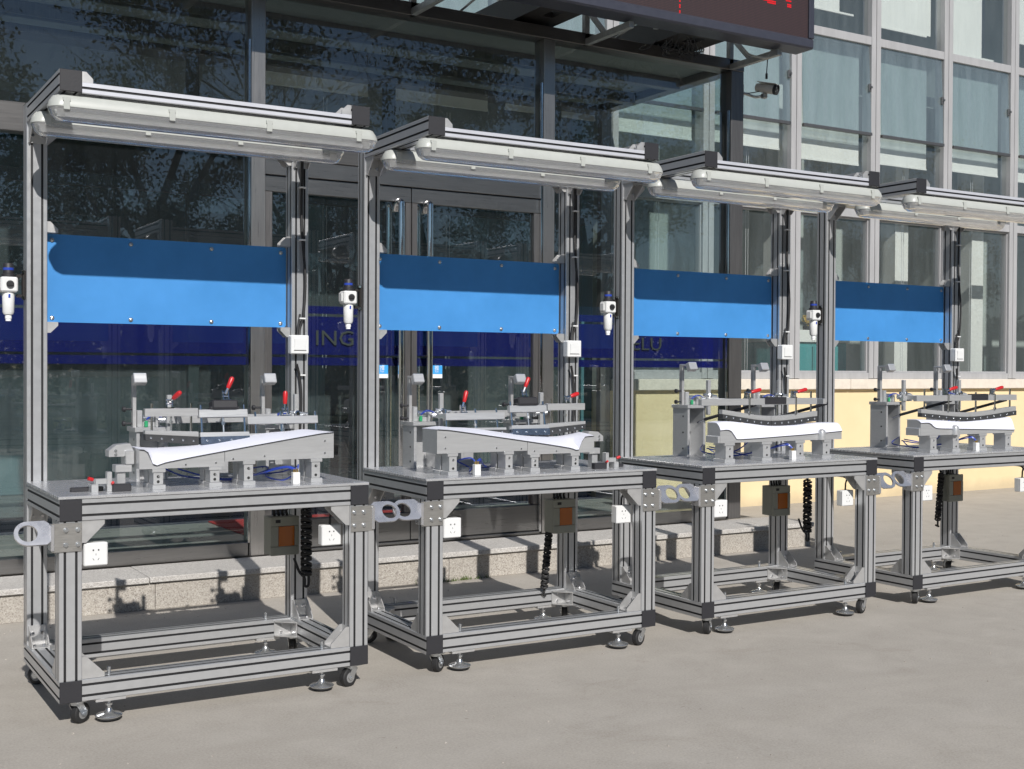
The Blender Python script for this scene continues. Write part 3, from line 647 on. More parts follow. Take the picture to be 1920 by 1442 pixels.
for x in (4.86, 6.19, 3.5, 2.2):
    m = MB().mat('galv')
    m.box(x-0.02, x+0.02, 0.06, 0.62, -0.055, -0.012, 0.002); m.box(x-0.02, x+0.02, 0.58, 0.62, -0.010, 0.30, 0.002)
    m.prism([(0.36, -0.010), (0.40, -0.010), (0.58, 0.17), (0.58, 0.21)], 0, x-0.015, x+0.015)
    m.build('support_bracket', led)
wire = MB().mat('rubber')
for k in range(16):
    x = 5.35+rnd.uniform(-0.05, 0.35); y = 0.15+rnd.uniform(0, 0.25)
    wire.tube([(x, y, -0.005), (x+rnd.uniform(-.08, .08), y+.05, -0.05-rnd.uniform(0, .05)), (x+rnd.uniform(-.12, .12), y+.1, -0.03-rnd.uniform(0, .06)), (x+rnd.uniform(-.1, .1), y+.15, 0.0)], 0.004, 5, 4)
wire.build('loose_wiring', led)
m = MB().mat('galv'); m.tube([(6.02, 0.25, 0.0), (6.06, 0.24, -0.03), (6.12, 0.2, -0.05), (6.17, 0.16, -0.05), (6.18, 0.13, 0.0)], 0.008, 6, 4); m.build('conduit', led)

cc = thing('security_camera', 'white bullet security camera on an arm beside the entrance corner', 'camera', (6.317, YG-0.02, 3.47))
m = MB().mat('galv'); m.box(0.001, 0.018, -0.03, 0.03, -0.05, 0.05, 0.004); m.tube([(0.015, 0, -0.01), (0.07, -0.01, -0.02), (0.13, -0.03, -0.035), (0.17, -0.05, -0.03)], 0.011, 8, 4); m.build('arm', cc)
T = Matrix.Translation((0.205, -0.075, 0.030)) @ Matrix.Rotation(R(24), 4, 'Z') @ Matrix.Rotation(R(14), 4, 'X') @ Matrix.Scale(0.84, 4)
m = MB(T).mat('cctv_white'); m.rev((0, 0.11, 0), (0, -1, 0), [(0, 0.02), (0.01, 0.036), (0.10, 0.044), (0.19, 0.046)], 20); m.box(-0.05, 0.05, -0.10, 0.09, 0.045, 0.05, 0.002); m.build('body', cc)
m = MB(T).mat('cap_black'); m.rev((0, -0.079, 0), (0, -1, 0), [(0, 0.046), (0.03, 0.048), (0.032, 0.040), (0.014, 0.038)], 20); cb = m.build('front_ring', cc)
m = MB(T).mat('hole_black'); m.rev((0, -0.085, 0), (0, -1, 0), [(0, 0.037), (0.012, 0.036), (0.014, 0.01)], 16)
m.mat('zinc')
for a in range(3): m.cyl((0.02*math.cos(a*2.1), -0.098, 0.02*math.sin(a*2.1)), (0.02*math.cos(a*2.1), -0.102, 0.02*math.sin(a*2.1)), 0.006, 8)
m.build('lens', cc)
m = MB().mat('galv'); m.box(0.175, 0.215, -0.08, -0.04, -0.045, -0.005, 0.006); m.build('swivel', cc)
m = MB().mat('rubber'); m.tube([(0.03, 0.02, 0.0), (0.09, 0.0, -0.005), (0.16, -0.03, 0.01), (0.18, -0.04, 0.02)], 0.004, 5, 4); m.build('cable', cc)
m = MB().mat('rubber'); m.tube([(0, 0, 0), (-0.005, 0.003, -0.08), (-0.012, 0, -0.135)], 0.004, 6, 4); m.cyl((-0.012, 0, -0.135), (-0.013, 0, -0.175), 0.009, 8)
tag(m.build('loose_cable', None, (6.39, YG-0.25, 3.70)), 'loose black cable with plug hanging above the security camera', 'cable')

# ================================================================== WORKSTATIONS
W, D, P, HD, HO, ZF = 1.222, 0.755, 0.08, 0.744, 2.306, 0.0925
def frame_M(o, da, db, dc): return Matrix.Translation(o) @ Matrix((Vector(da), Vector(db), Vector(dc))).transposed().to_4x4()
def gusset(parent, o, da, db, dc, size=0.08, width=0.07, mat='bracket', name='gusset'):
    """cast corner bracket: two flanges, two cheek plates, bolts; (a,b) the legs, c the width"""
    m = MB(frame_M(o, da, db, dc)).mat(mat); t = 0.005; h = width/2; s = size
    m.box(0.001, s, 0.001, t, -h, h); m.box(0.001, t, t, s, -h, h)
    tri = [(t, t), (s, t), (s, 0.016), (0.016, s), (t, s)]
    m.prism(tri, 2, -h+0.0005, -h+t); m.prism(tri, 2, h-t, h-0.0005)
    m.mat('chrome')
    for q in (-0.018, 0.018):
        m.cyl((s*0.62, t, q), (s*0.62, t+0.007, q), 0.0065, 8); m.cyl((t, s*0.62, q), (t+0.007, s*0.62, q), 0.0065, 8)
    return m.build(name, parent)
X_, Y_, Z_ = (1, 0, 0), (0, 1, 0), (0, 0, 1); nX, nY, nZ = (-1, 0, 0), (0, -1, 0), (0, 0, -1)

def make_workstation():
    t = thing('workstation', '', 'workstation', group='wheeled aluminium workstations in a row')
    def prof(name, *a):
        m = MB(); m.profile(*a); return m.build(name, t)
    def cap(x, z):
        m = MB().mat('cap_black'); m.box(x+0.0005, x+P-0.0005, -0.006, -0.0005, z+0.0005, z+P-0.0005, 0.0018)
        return m.build('end_cap', t)
    for x in (0, W-P):
        prof('bottom_side_beam', x, x+P, 0, D, 0, P, 1); cap(x, 0)
        prof('post', x, x+P, D-P, D, P+0.0005, HO, 2)
        prof('leg', x, x+P, 0, P, P+0.0005, HD-P-0.0005, 2)
        prof('deck_side_beam', x, x+P, 0, D-P-0.0005, HD-P, HD, 1); cap(x, HD-P)
        prof('top_side_beam', x, x+P, 0, D-P-0.0005, HO-P, HO, 1); cap(x, HO-P)
        m = MB().mat('cap_black'); m.box(x+0.0005, x+P-0.0005, D-P+0.0005, D-0.0005, HO+0.0005, HO+0.005, 0.0018); m.build('end_cap', t)
    a, b = P+0.0005, W-P-0.0005
    for y in (0, D-P):
        prof('bottom_cross_beam', a, b, y, y+P, 0, P, 0); prof('deck_cross_beam', a, b, y, y+P, HD-P, HD, 0)
    prof('top_front_beam', a, b, 0, 0.08, HO-P, HO-P+0.04, 0, 'alu_sun_sheen')
    prof('top_rear_beam', a, b, D-P-0.0005-0.08, D-P-0.0005, HO-P, HO-P+0.04, 0)
    # deck plate
    m = MB().mat('deck_alu'); m.box(-0.003, W+0.003, -0.004, D-P-0.001, HD+0.0007, HD+0.012, 0.0015); dp = m.build('deck_plate', t)
    m = MB().mat('zinc')
    for k in range(9):
        for y in (0.03, D-P-0.03): m.cyl((0.05+k*(W-0.1)/8, y, HD+0.012), (0.05+k*(W-0.1)/8, y, HD+0.0135), 0.005, 8)
    m.build('screws', dp)
    # gussets ---------------------------------------------------------------
    for x, d in ((P, X_), (W-P, nX)):
        gusset(t, (x, P/2, HD-P), d, nZ, Y_, 0.082)           # leg / front beam, under the deck
        gusset(t, (x, P/2, P), d, Z_, Y_, 0.082)              # leg / bottom beam
        gusset(t, (x, D-P, P/2), d, nY, Z_, 0.082)            # bottom frame corners, flat
        gusset(t, (x, P/2, HO-P+0.04), d, Z_, Y_, 0.040, 0.07)
        gusset(t, (x, D-P/2, HO-P-0.002), d, nZ, Y_, 0.07)
    for x in (P/2, W-P/2):
        gusset(t, (x, P, HD-P), Y_, nZ, X_, 0.082); gusset(t, (x, P, P), Y_, Z_, X_, 0.082)
        gusset(t, (x, D-P, P), nY, Z_, X_, 0.082); gusset(t, (x, D-P, HD-P), nY, nZ, X_, 0.082)
        gusset(t, (x, D-P, HO-P), nY, nZ, X_, 0.082)
    # blue back panel
    py = 0.742; z0, z1 = 1.415, 1.784
    m = MB().mat('panel_blue'); pr = 0.012
    c = [(P+0.003, z0), (W-P-0.003, z0), (W-P-0.003, z1), (P+0.003, z1)]; pl = []
    for (cx, cz), (sx, sz), a0 in zip(c, ((1, 1), (-1, 1), (-1, -1), (1, -1)), (180, 270, 0, 90)):
        for k in range(4):
            an = R(a0+30*k); pl.append((cx+sx*pr+pr*math.cos(an), cz+sz*pr+pr*math.sin(an)))
    m.prism([(z, x) for x, z in pl], 1, py, py+0.005); pan = m.build('back_panel', t)
    for z in (z0+0.018, z1-0.026):
        for k, x in enumerate((P+0.03, W*0.355, W*0.645, W-P-0.03)):
            m = MB().mat('zinc'); m.cyl((x, py, z), (x, py-0.003, z), 0.0095, 12); m.rev((x, py-0.003, z), nY, [(0, 0.0065), (0.004, 0.006), (0.005, 0.003)], 10); m.build('bolt', pan)
    for x, d in ((P, X_), (W-P, nX)):
        gusset(t, (x, py+0.006-0.03, z1), d, Z_, Y_, 0.046, 0.05); gusset(t, (x, py+0.006-0.03, z0), d, nZ, Y_, 0.046, 0.05)
    # casters and levelling feet
    for (x, y, a) in ((0.072, 0.045, 35), (W-0.055, 0.045, 200), (0.06, D-0.05, 140), (W-0.06, D-0.05, 60)):
        T = Matrix.Translation((x, y, 0)) @ Matrix.Rotation(R(a), 4, 'Z')
        m = MB(T).mat('zinc'); m.box(-0.035, 0.035, -0.035, 0.035, -0.008, -0.0005, 0.001); m.cyl((0, 0, -0.008), (0, 0, -0.02), 0.024, 14)
        for q in (-0.019, 0.019): m.prism([(-0.018, -0.022), (-0.018, 0.012), (-0.052, 0.032), (-0.066, 0.022), (-0.062, 0.006)], 1, q-0.0012, q+0.0012)
        m.cyl((0.016, -0.023, -0.054), (0.016, 0.023, -0.054), 0.0055, 8)
        ca = m.build('caster', t)
        m = MB(T).mat('rubber'); m.rev((0.016, -0.015, -0.0540), Y_, [(0, 0.024), (0.0005, 0.034), (0.004, 0.0382), (0.026, 0.0382), (0.0295, 0.034), (0.030, 0.024)], 24)
        m.mat('wheel_grey'); m.rev((0.016, -0.0157, -0.0540), Y_, [(0, 0.010), (0.0006, 0.022), (0.0308, 0.022), (0.0314, 0.010)], 16); m.build('wheel', ca)
    for (x, y) in ((0.185, 0.04), (W-0.187, 0.04), (0.185, D-0.04), (W-0.187, D-0.04)):
        m = MB().mat('zinc'); m.cyl((x, y, -0.062), (x, y, 0.108), 0.0072, 10)
        m.rev((x, y, -0.078), Z_, [(0, 0.046), (0.005, 0.050), (0.009, 0.046), (0.013, 0.022), (0.022, 0.014), (0.030, 0.011)], 24)
        m.mat('rubber'); m.cyl((x, y, -0.0835), (x, y, -0.078), 0.045, 20)
        m.mat('zinc'); m.cyl((x, y, -0.036), (x, y, -0.028), 0.013, 6)
        f = m.build('levelling_foot', t)
        m = MB().mat('bracket'); m.box(x-0.055, x+0.055, y-0.036, y+0.036, -0.012, -0.0005, 0.001); m.build('foot_plate', t)
    # handle plates with tilted ring
    for x0, x1, sg in ((-0.026, 0.0785, -1), (W-0.0785, W+0.022, 1)):
        zt, zb_ = HD-P-0.004, HD-P-0.110
        m = MB().mat('plate_steel'); m.box(x0, x1, -0.006, -0.0008, zb_, zt, 0.001); hp = m.build('handle_plate', t)
        xc = 0.043 if sg < 0 else W-0.043
        for dx in (-0.021, 0.021):
            for dz in (0.026, 0.080):
                b = MB().mat('zinc'); b.cyl((xc+dx, -0.006, zb_+dz), (xc+dx, -0.009, zb_+dz), 0.0095, 12); b.cyl((xc+dx, -0.009, zb_+dz), (xc+dx, -0.016, zb_+dz), 0.006, 10); b.build('bolt', hp)
        # ring: D shaped plate with a round hole
        xi = (x0-0.004) if sg < 0 else (x1+0.004); hgt = 0.096; tl = R(56)
        T = Matrix.Translation((xi, -0.012, zb_+0.030)) @ Matrix((Vector((sg, 0, 0)), Vector((0, math.cos(tl), math.sin(tl))), Vector((0, -math.sin(tl), math.cos(tl))))).transposed().to_4x4()
        m = MB(T).mat('ring_alu'); n = 28; cx, cy, ro, ri = 0.075, hgt/2, hgt/2, 0.033; th = 0.009
        outp, inp = [], []
        for k in range(n):
            an = 2*math.pi*k/n; inp.append((cx+ri*math.cos(an), cy+ri*math.sin(an)))
            if math.cos(an) >= -1e-6: outp.append((cx+ro*math.cos(an), cy+ro*math.sin(an)))
            else:
                sc_ = min(cx/-math.cos(an), (hgt/2)/max(abs(math.sin(an)), 1e-6)); outp.append((cx+sc_*math.cos(an), cy+sc_*math.sin(an)))
        vs = [(p[0], p[1], z) for z in (0, th) for p in outp]+[(p[0], p[1], z) for z in (0, th) for p in inp]; fs = []
        for k in range(n):
            j = (k+1) % n; fs += [(k, j, n+j, n+k), (2*n+j, 2*n+k, 3*n+k, 3*n+j), (n+k, n+j, 3*n+j, 3*n+k), (j, k, 2*n+k, 2*n+j)]
        m.add(vs, fs, False)
        m.M = Matrix.Identity(4); m.box(min(xi, xi-sg*0.012), max(xi, xi-sg*0.012), -0.012, 0.05, zb_+0.006, zt-0.006, 0.002)
        m.build('ring', hp)
    return t
BX = [(0.855, 4.609, 0.0014), (2.357, 4.628, -0.0113), (3.876, 4.628, -0.0002), (5.425, 4.657, 0.0004)]
ORD = ['nearest', 'second', 'third', 'farthest']
WSLAB = ['nearest aluminium workstation with blue back panel, leftmost of the row', 'second aluminium workstation from the left, in front of the entrance doors',
         'third aluminium workstation from the left, with long curved press bar', 'farthest aluminium workstation at the right edge of the row']
ws0 = make_workstation()
for i, (x, y, a) in enumerate(BX):
    o = ws0 if i == 0 else copy_tree(ws0)
    o.location = (x, y, ZF); o.rotation_euler = (0, 0, a); o['label'] = WSLAB[i]
def place(o, i, x, y, z, rz=0.0):
    bx, by, a = BX[i]
    o.location = (bx+math.cos(a)*x-math.sin(a)*y, by+math.sin(a)*x+math.cos(a)*y, ZF+z); o.rotation_euler = (0, 0, a+rz)
def repeat(first, x, y, z, label, group, rz=0.0):
    for i in range(4):
        o = first if i == 0 else copy_tree(first)
        place(o, i, x, y, z, rz); o['label'] = label(i); o['group'] = group

# ---------------------------------------------------------------- fluorescent lamps
def rrect(L, Wd, r, z, n=6):
    pts = []; r = max(min(r, Wd/2-1e-4), 1e-4)
    for (cx, cy, a0) in ((L/2-r, Wd/2-r, 0), (-L/2+r, Wd/2-r, 90), (-L/2+r, -Wd/2+r, 180), (L/2-r, -Wd/2+r, 270)):
        for k in range(n+1): an = R(a0+90*k/n); pts.append((cx+r*math.cos(an), cy+r*math.sin(an), z))
    return pts
def make_lamp():
    t = thing('fluorescent_lamp', '', 'lamp'); L, w = 1.305, 0.104
    m = MB().mat('lamp_white')
    m.loft([rrect(L, w, 0.046, -0.002), rrect(L, w, 0.046, 0.004), rrect(L-0.010, w-0.008, 0.046, 0.022), rrect(L-0.034, w-0.026, 0.040, 0.040), rrect(L-0.07, w-0.055, 0.022, 0.046)])
    m.box(-0.56, -0.46, -w/2-0.0005, -w/2+0.002, 0.0245, 0.0265) if False else None
    h = m.build('housing', t)
    m = MB().mat('diffuser_clear')
    m.loft([rrect(L-0.004, w-0.004, 0.045, -0.0025), rrect(L-0.012, w-0.010, 0.043, -0.014), rrect(L-0.030, w-0.024, 0.036, -0.032), rrect(L-0.065, w-0.050, 0.024, -0.045), rrect(L-0.10, w-0.075, 0.012, -0.0485)])
    m.build('diffuser', t)
    m = MB().mat('tube_white'); m.cyl((-L/2+0.06, 0, -0.022), (L/2-0.06, 0, -0.022), 0.0125, 12)
    m.mat('plastic_white'); m.box(-L/2+0.03, -L/2+0.06, -0.012, 0.012, -0.036, -0.004); m.box(L/2-0.06, L/2-0.03, -0.012, 0.012, -0.036, -0.004); m.build('tube', t)
    for k, x in enumerate((-0.595, -0.213, 0.170, 0.553)):
        for s_ in (-1, 1):
            m = MB().mat('lamp_white'); y = s_*(w/2); y0, y1 = sorted((y-s_*0.001, y+s_*0.004))
            m.box(x-0.011, x+0.011, y0, y1, -0.014, 0.020, 0.0012); m.box(x-0.013, x+0.013, *sorted((y-s_*0.006, y+s_*0.003)), 0.018, 0.030, 0.001); m.build('clip', t)
    for x in (-0.45, 0.45):
        m = MB().mat('zinc'); m.box(x-0.015, x+0.015, -0.02, 0.02, 0.0455, 0.052); m.build('mounting_tab', t)
    return t
lz = 1.428+0.756
lab = lambda pos: (lambda i: '%s fluorescent tube lamp under the roof of the %s workstation' % (pos, ORD[i]))
repeat(make_lamp(), 0.621, 0.050, lz-0.010, lab('front'), 'tube lamps under the workstation roofs')
repeat(make_lamp(), 0.621, 0.400, lz-0.008, lab('rear'), 'tube lamps under the workstation roofs')
# the rear lamp hangs from a cross rail of the workstation
for i, o in enumerate([x for x in COL.objects if x.get('category') == 'workstation']):
    m = MB(); m.profile(P+0.0005, W-P-0.0005, 0.38, 0.42, HO-P, HO-P+0.04, 0); m.build('lamp_rail', o)

# ---------------------------------------------------------------- sockets, switches, breaker boxes, cables, regulators
def make_socket():
    t = thing('power_socket', '', 'socket')
    m = MB().mat('plastic_white'); m.box(-0.042, 0.042, 0.008, 0.045, -0.042, 0.042, 0.004); m.build('box', t)
    m = MB().mat('plastic_white'); m.box(-0.043, 0.043, -0.001, 0.0075, -0.043, 0.043, 0.004); f = m.build('face', t)
    m = MB().mat('hole_black')
    for s_ in (-1, 1):
        m.box(s_*0.0095-0.0026, s_*0.0095+0.0026, -0.0016, 0.001, 0.013, 0.0185)
        T = Matrix.Translation((s_*0.009, 0, -0.018)) @ Matrix.Rotation(R(s_*35), 4, 'Y'); m.box(-0.0008, 0.0008, -0.0016, 0.001, -0.0045, 0.0045, 0, T)
    m.box(-0.0008, 0.0008, -0.0016, 0.001, -0.004, 0.003); m.build('pin_holes', f)
    return t
repeat(make_socket(), 0.132, 0.012, 0.756-0.220, lambda i: 'white power socket at the left front leg of the %s workstation' % ORD[i], 'sockets on the front legs')
repeat(make_socket(), 1.095, 0.085, 0.756-0.222, lambda i: 'white power socket inside the right front leg of the %s workstation' % ORD[i], 'sockets on the front legs')
m = MB().mat('rubber'); m.tube([(0, 0.02, 0.043), (0.002, 0.02, 0.075), (0.01, 0.03, 0.11), (-0.05, 0.10, 0.118), (-0.15, 0.3, 0.112)], 0.005, 6, 5)
repeat(tag(m.build('socket_cable'), '', 'cable'), 1.095, 0.085, 0.756-0.222, lambda i: 'cable running up from the right socket of the %s workstation' % ORD[i], 'socket cables')
def make_switch():
    t = thing('light_switch', '', 'switch')
    m = MB().mat('plastic_white'); m.box(-0.042, 0.042, 0.0085, 0.046, -0.042, 0.042, 0.004); m.build('box', t)
    m = MB().mat('plastic_white'); m.box(-0.043, 0.043, 0.0, 0.008, -0.043, 0.043, 0.004); m.build('face', t)
    m = MB().mat('plastic_white'); m.box(-0.028, 0.028, -0.004, -0.0005, -0.026, 0.028, 0.002, Matrix.Rotation(R(2.5), 4, 'X')); m.mat('hole_black'); m.box(-0.030, 0.030, -0.0012, 0.0005, -0.0285, -0.0265); m.build('rocker', t)
    return t
repeat(make_switch(), 1.165, D-P-0.047, 0.756+0.579, lambda i: 'white light switch box on the right post of the %s workstation' % ORD[i], 'switch boxes on the posts')
def make_post_cable():
    m = MB().mat('rubber'); y = -0.012
    m.tube([(0.020, y, 0.84), (0.016, y, 0.6), (0.022, y-0.004, 0.45), (0.032, y-0.008, 0.3), (0.024, y-0.006, 0.14), (0.008, y, 0.07), (0.0, y-0.02, -0.01)], 0.0065, 8, 6)
    m.tube([(0.010, y, 0.14), (-0.004, y-0.006, 0.06), (-0.012, y-0.02, -0.01)], 0.005, 8, 5)
    m.tube([(-0.014, y-0.02, -0.09), (0.006, y-0.006, -0.15), (0.014, y-0.006, -0.25), (0.01, y-0.002, -0.4), (0.012, y-0.002, -0.50)], 0.0065, 8, 6)
    m.mat('plastic_white')
    for z in (0.72, 0.48, 0.12, -0.14): m.box(0.004, 0.034, y-0.012, y+0.010, z-0.0035, z+0.0035, 0.001)
    return tag(m.build('post_cable'), '', 'cable')
repeat(make_post_cable(), 1.168, D-P, 0.756+0.579, lambda i: 'black cable with white ties along the right post of the %s workstation' % ORD[i], 'black cables on the posts')
def make_breaker():
    t = thing('breaker_box', '', 'breaker box')
    m = MB().mat('breaker_grey'); m.box(-0.065, 0.065, 0.012, 0.095, -0.085, 0.085, 0.003); m.build('case', t)
    m = MB().mat('breaker_grey'); m.box(-0.067, 0.067, -0.002, 0.0115, 0.044, 0.087, 0.003); m.box(-0.067, 0.067, -0.002, 0.0115, -0.087, -0.046, 0.003)
    m.box(-0.067, -0.030, -0.002, 0.0115, -0.0455, 0.0435, 0.002); m.box(0.044, 0.067, -0.002, 0.0115, -0.0455, 0.0435, 0.002); f = m.build('cover', t)
    m = MB().mat('black_steel'); m.box(-0.0295, 0.0435, 0.0085, 0.0115, -0.045, 0.043); m.mat('cap_black'); m.box(-0.012, 0.012, 0.002, 0.0084, -0.03, 0.012); m.mat('hole_black'); m.box(0.014, 0.026, 0.002, 0.0084, -0.02, 0.0); m.build('switchgear', t)
    m = MB().mat('amber_window'); m.box(-0.0298, 0.0438, -0.003, 0.0005, -0.0452, 0.0432); m.build('window', t)
    m = MB().mat('slot_black'); m.box(-0.045, -0.022, -0.0035, -0.0022, 0.060, 0.074); m.build('maker_label', f)
    m = MB().mat('rubber')
    for k in range(4): m.tube([(-0.03+k*0.02, 0.05, 0.086), (-0.035+k*0.02, 0.05, 0.11), (-0.02+k*0.025, 0.07, 0.13), (0.02+k*0.02, 0.1, 0.128)], 0.006, 6, 4)
    m.build('cable_tails', t)
    return t
repeat(make_breaker(), 1.075, 0.575, 0.756-0.283, lambda i: 'grey breaker box with amber window under the %s workstation' % ORD[i], 'breaker boxes under the decks')
def make_coil(kind):
    m = MB().mat('rubber')
    if kind == 0:
        n = 22*10; m.tube([(0.021*math.cos(2*math.pi*i/10), 0.021*math.sin(2*math.pi*i/10), -0.30*i/n+0.004*math.sin(i*0.9)) for i in range(n)], 0.0062, 6)
        m.tube([(0.0, 0, 0.02), (0.004, 0, -0.1), (0.006, 0, -0.26), (0.012, 0, -0.31), (0.010, 0, -0.345), (-0.006, 0, -0.345), (-0.008, 0, -0.31), (-0.03, 0.01, -0.28), (-0.05, 0.02, -0.22)], 0.0062, 6, 5)
        m.tube([(0.0, 0, 0.0), (0.0, 0.01, 0.03), (0.03, 0.03, 0.04), (0.08, 0.0, 0.035)], 0.0062, 6, 5)
    else:
        n = 24*10; m.tube([(-0.03*i/n+0.016*math.cos(2*math.pi*i/10), 0.016*math.sin(2*math.pi*i/10), -0.30*i/n+0.004*math.sin(i*0.9)) for i in range(n)], 0.0058, 6)
        m.tube([(0.0, 0, 0.02), (-0.01, 0, -0.1), (-0.03, 0, -0.31), (-0.02, 0.0, -0.34), (-0.04, 0.01, -0.33)], 0.0062, 6, 5)
        m.tube([(0.0, 0, 0.0), (0.0, 0.01, 0.02), (0.015, 0.02, 0.035), (0.02, 0.0, 0.06)], 0.0062, 6, 5)
    return tag(m.build('coiled_cable'), '', 'cable')
for i, (k, x, y, z) in enumerate(((0, 1.155, 0.52, 0.756-0.16), (1, 1.035, 0.66, 0.756-0.36), (0, 1.205, 0.50, 0.756-0.165), (1, 0.985, 0.62, 0.756-0.19))):
    o = make_coil(k); place(o, i, x, y, z); o['group'] = 'coiled black cables under the decks'
    o['label'] = 'coiled black cable hanging under the %s workstation' % ORD[i]
def make_regulator():
    t = thing('air_regulator', '', 'regulator')
    m = MB().mat('black_steel'); m.box(0.052, 0.064, -0.012, 0.012, -0.06, 0.06, 0.002); m.box(0.030, 0.052, -0.006, 0.006, 0.030, 0.042); m.box(0.030, 0.052, -0.006, 0.006, -0.052, -0.040)
    m.mat('chrome'); m.cyl((0.052, -0.012, 0.052), (0.052, -0.02, 0.052), 0.006, 8); m.cyl((0.052, -0.012, -0.052), (0.052, -0.02, -0.052), 0.006, 8); m.build('bracket', t)
    m = MB().mat('plastic_white'); m.box(-0.033, 0.033, -0.032, 0.032, -0.032, 0.030, 0.006); m.box(-0.042, -0.0335, -0.02, 0.02, -0.022, 0.022, 0.004); m.build('body', t)
    m = MB().mat('cap_black'); m.rev((0, 0, 0.031), Z_, [(0, 0.026), (0.012, 0.026), (0.014, 0.021), (0.052, 0.020), (0.056, 0.017)], 18)
    k = m.build('knob', t)
    m = MB().mat('blue_tube'); m.rev((0, 0, 0.058), Z_, [(0, 0.0212), (0.010, 0.0212)], 18); m.build('ring', k)
    m = MB().mat('cap_black'); m.cyl((0.002, -0.0325, 0.0), (0.002, -0.040, 0.0), 0.015, 14); m.mat('slot_black'); m.box(-0.012, 0.016, -0.043, -0.0405, -0.006, 0.006, 0.001); m.build('gauge', t)
    m = MB().mat('plastic_white'); m.rev((0.0, 0, -0.033), nZ, [(0, 0.0215), (0.004, 0.024), (0.080, 0.0225), (0.090, 0.018)], 20); m.mat('blue_tube'); m.box(-0.004, 0.004, -0.0255, -0.022, -0.055, -0.040); m.build('bowl', t)
    m = MB().mat('tube_white'); m.rev((0.0, 0, -0.1235), nZ, [(0, 0.013), (0.016, 0.013), (0.018, 0.011), (0.026, 0.011)], 14); m.build('drain', t)
    return t
repeat(make_regulator(), -0.0645, 0.715, 0.756+0.808, lambda i: 'white air filter regulator on the left post of the %s workstation' % ORD[i], 'air regulators on the posts')

# ================================================================== JIGS
def lerp(a, b, t): return a+(b-a)*t
def curve(pts):
    def f(x):
        if x <= pts[0][0]: return pts[0][1]
        for i in range(len(pts)-1):
            (x0, y0), (x1, y1) = pts[i], pts[i+1]
            if x <= x1:
                t = (x-x0)/(x1-x0); ym = pts[i-1] if i > 0 else (2*x0-x1, 2*y0-y1); yp = pts[i+2] if i+2 < len(pts) else (2*x1-x0, 2*y1-y0)
                m0 = (y1-ym[1])/(x1-ym[0])*(x1-x0); m1 = (yp[1]-y0)/(yp[0]-x0)*(x1-x0)
                return (2*t**3-3*t*t+1)*y0+(t**3-2*t*t+t)*m0+(-2*t**3+3*t*t)*y1+(t**3-t*t)*m1
        return pts[-1][1]
    return f
def toggle(parent, M, at, hdir, hl=0.052):
    """toggle clamp: base, cheeks, lever, red grip, spindle"""
    ax, ay, az = at; hd = Vector(hdir).normalized()
    m = MB(M).mat('chrome'); m.box(ax-0.017, ax+0.017, ay-0.012, ay+0.012, az, az+0.004)
    for s_ in (-1, 1): m.prism([(ay-0.010, az+0.004), (ay+0.012, az+0.004), (ay+0.008, az+0.036), (ay-0.004, az+0.040)], 0, ax+s_*0.011-0.0015, ax+s_*0.011+0.0015)
    m.cyl((ax-0.014, ay, az+0.018), (ax+0.014, ay, az+0.018), 0.0035, 8); m.cyl((ax-0.014, ay+0.002, az+0.032), (ax+0.014, ay+0.002, az+0.032), 0.0035, 8)
    p0 = Vector((ax, ay, az+0.026)); m.cyl(p0, p0+hd*0.03, 0.0055, 8)
    t = m.build('toggle_clamp', parent)
    m = MB(M).mat('red_grip'); p1 = p0+hd*0.026
    m.rev(p1, hd, [(0, 0.0068), (0.004, 0.0085), (hl*0.3, 0.0095), (hl*0.8, 0.0105), (hl*0.95, 0.0080), (hl, 0.003)], 14); m.build('red_grip', t)
    return t
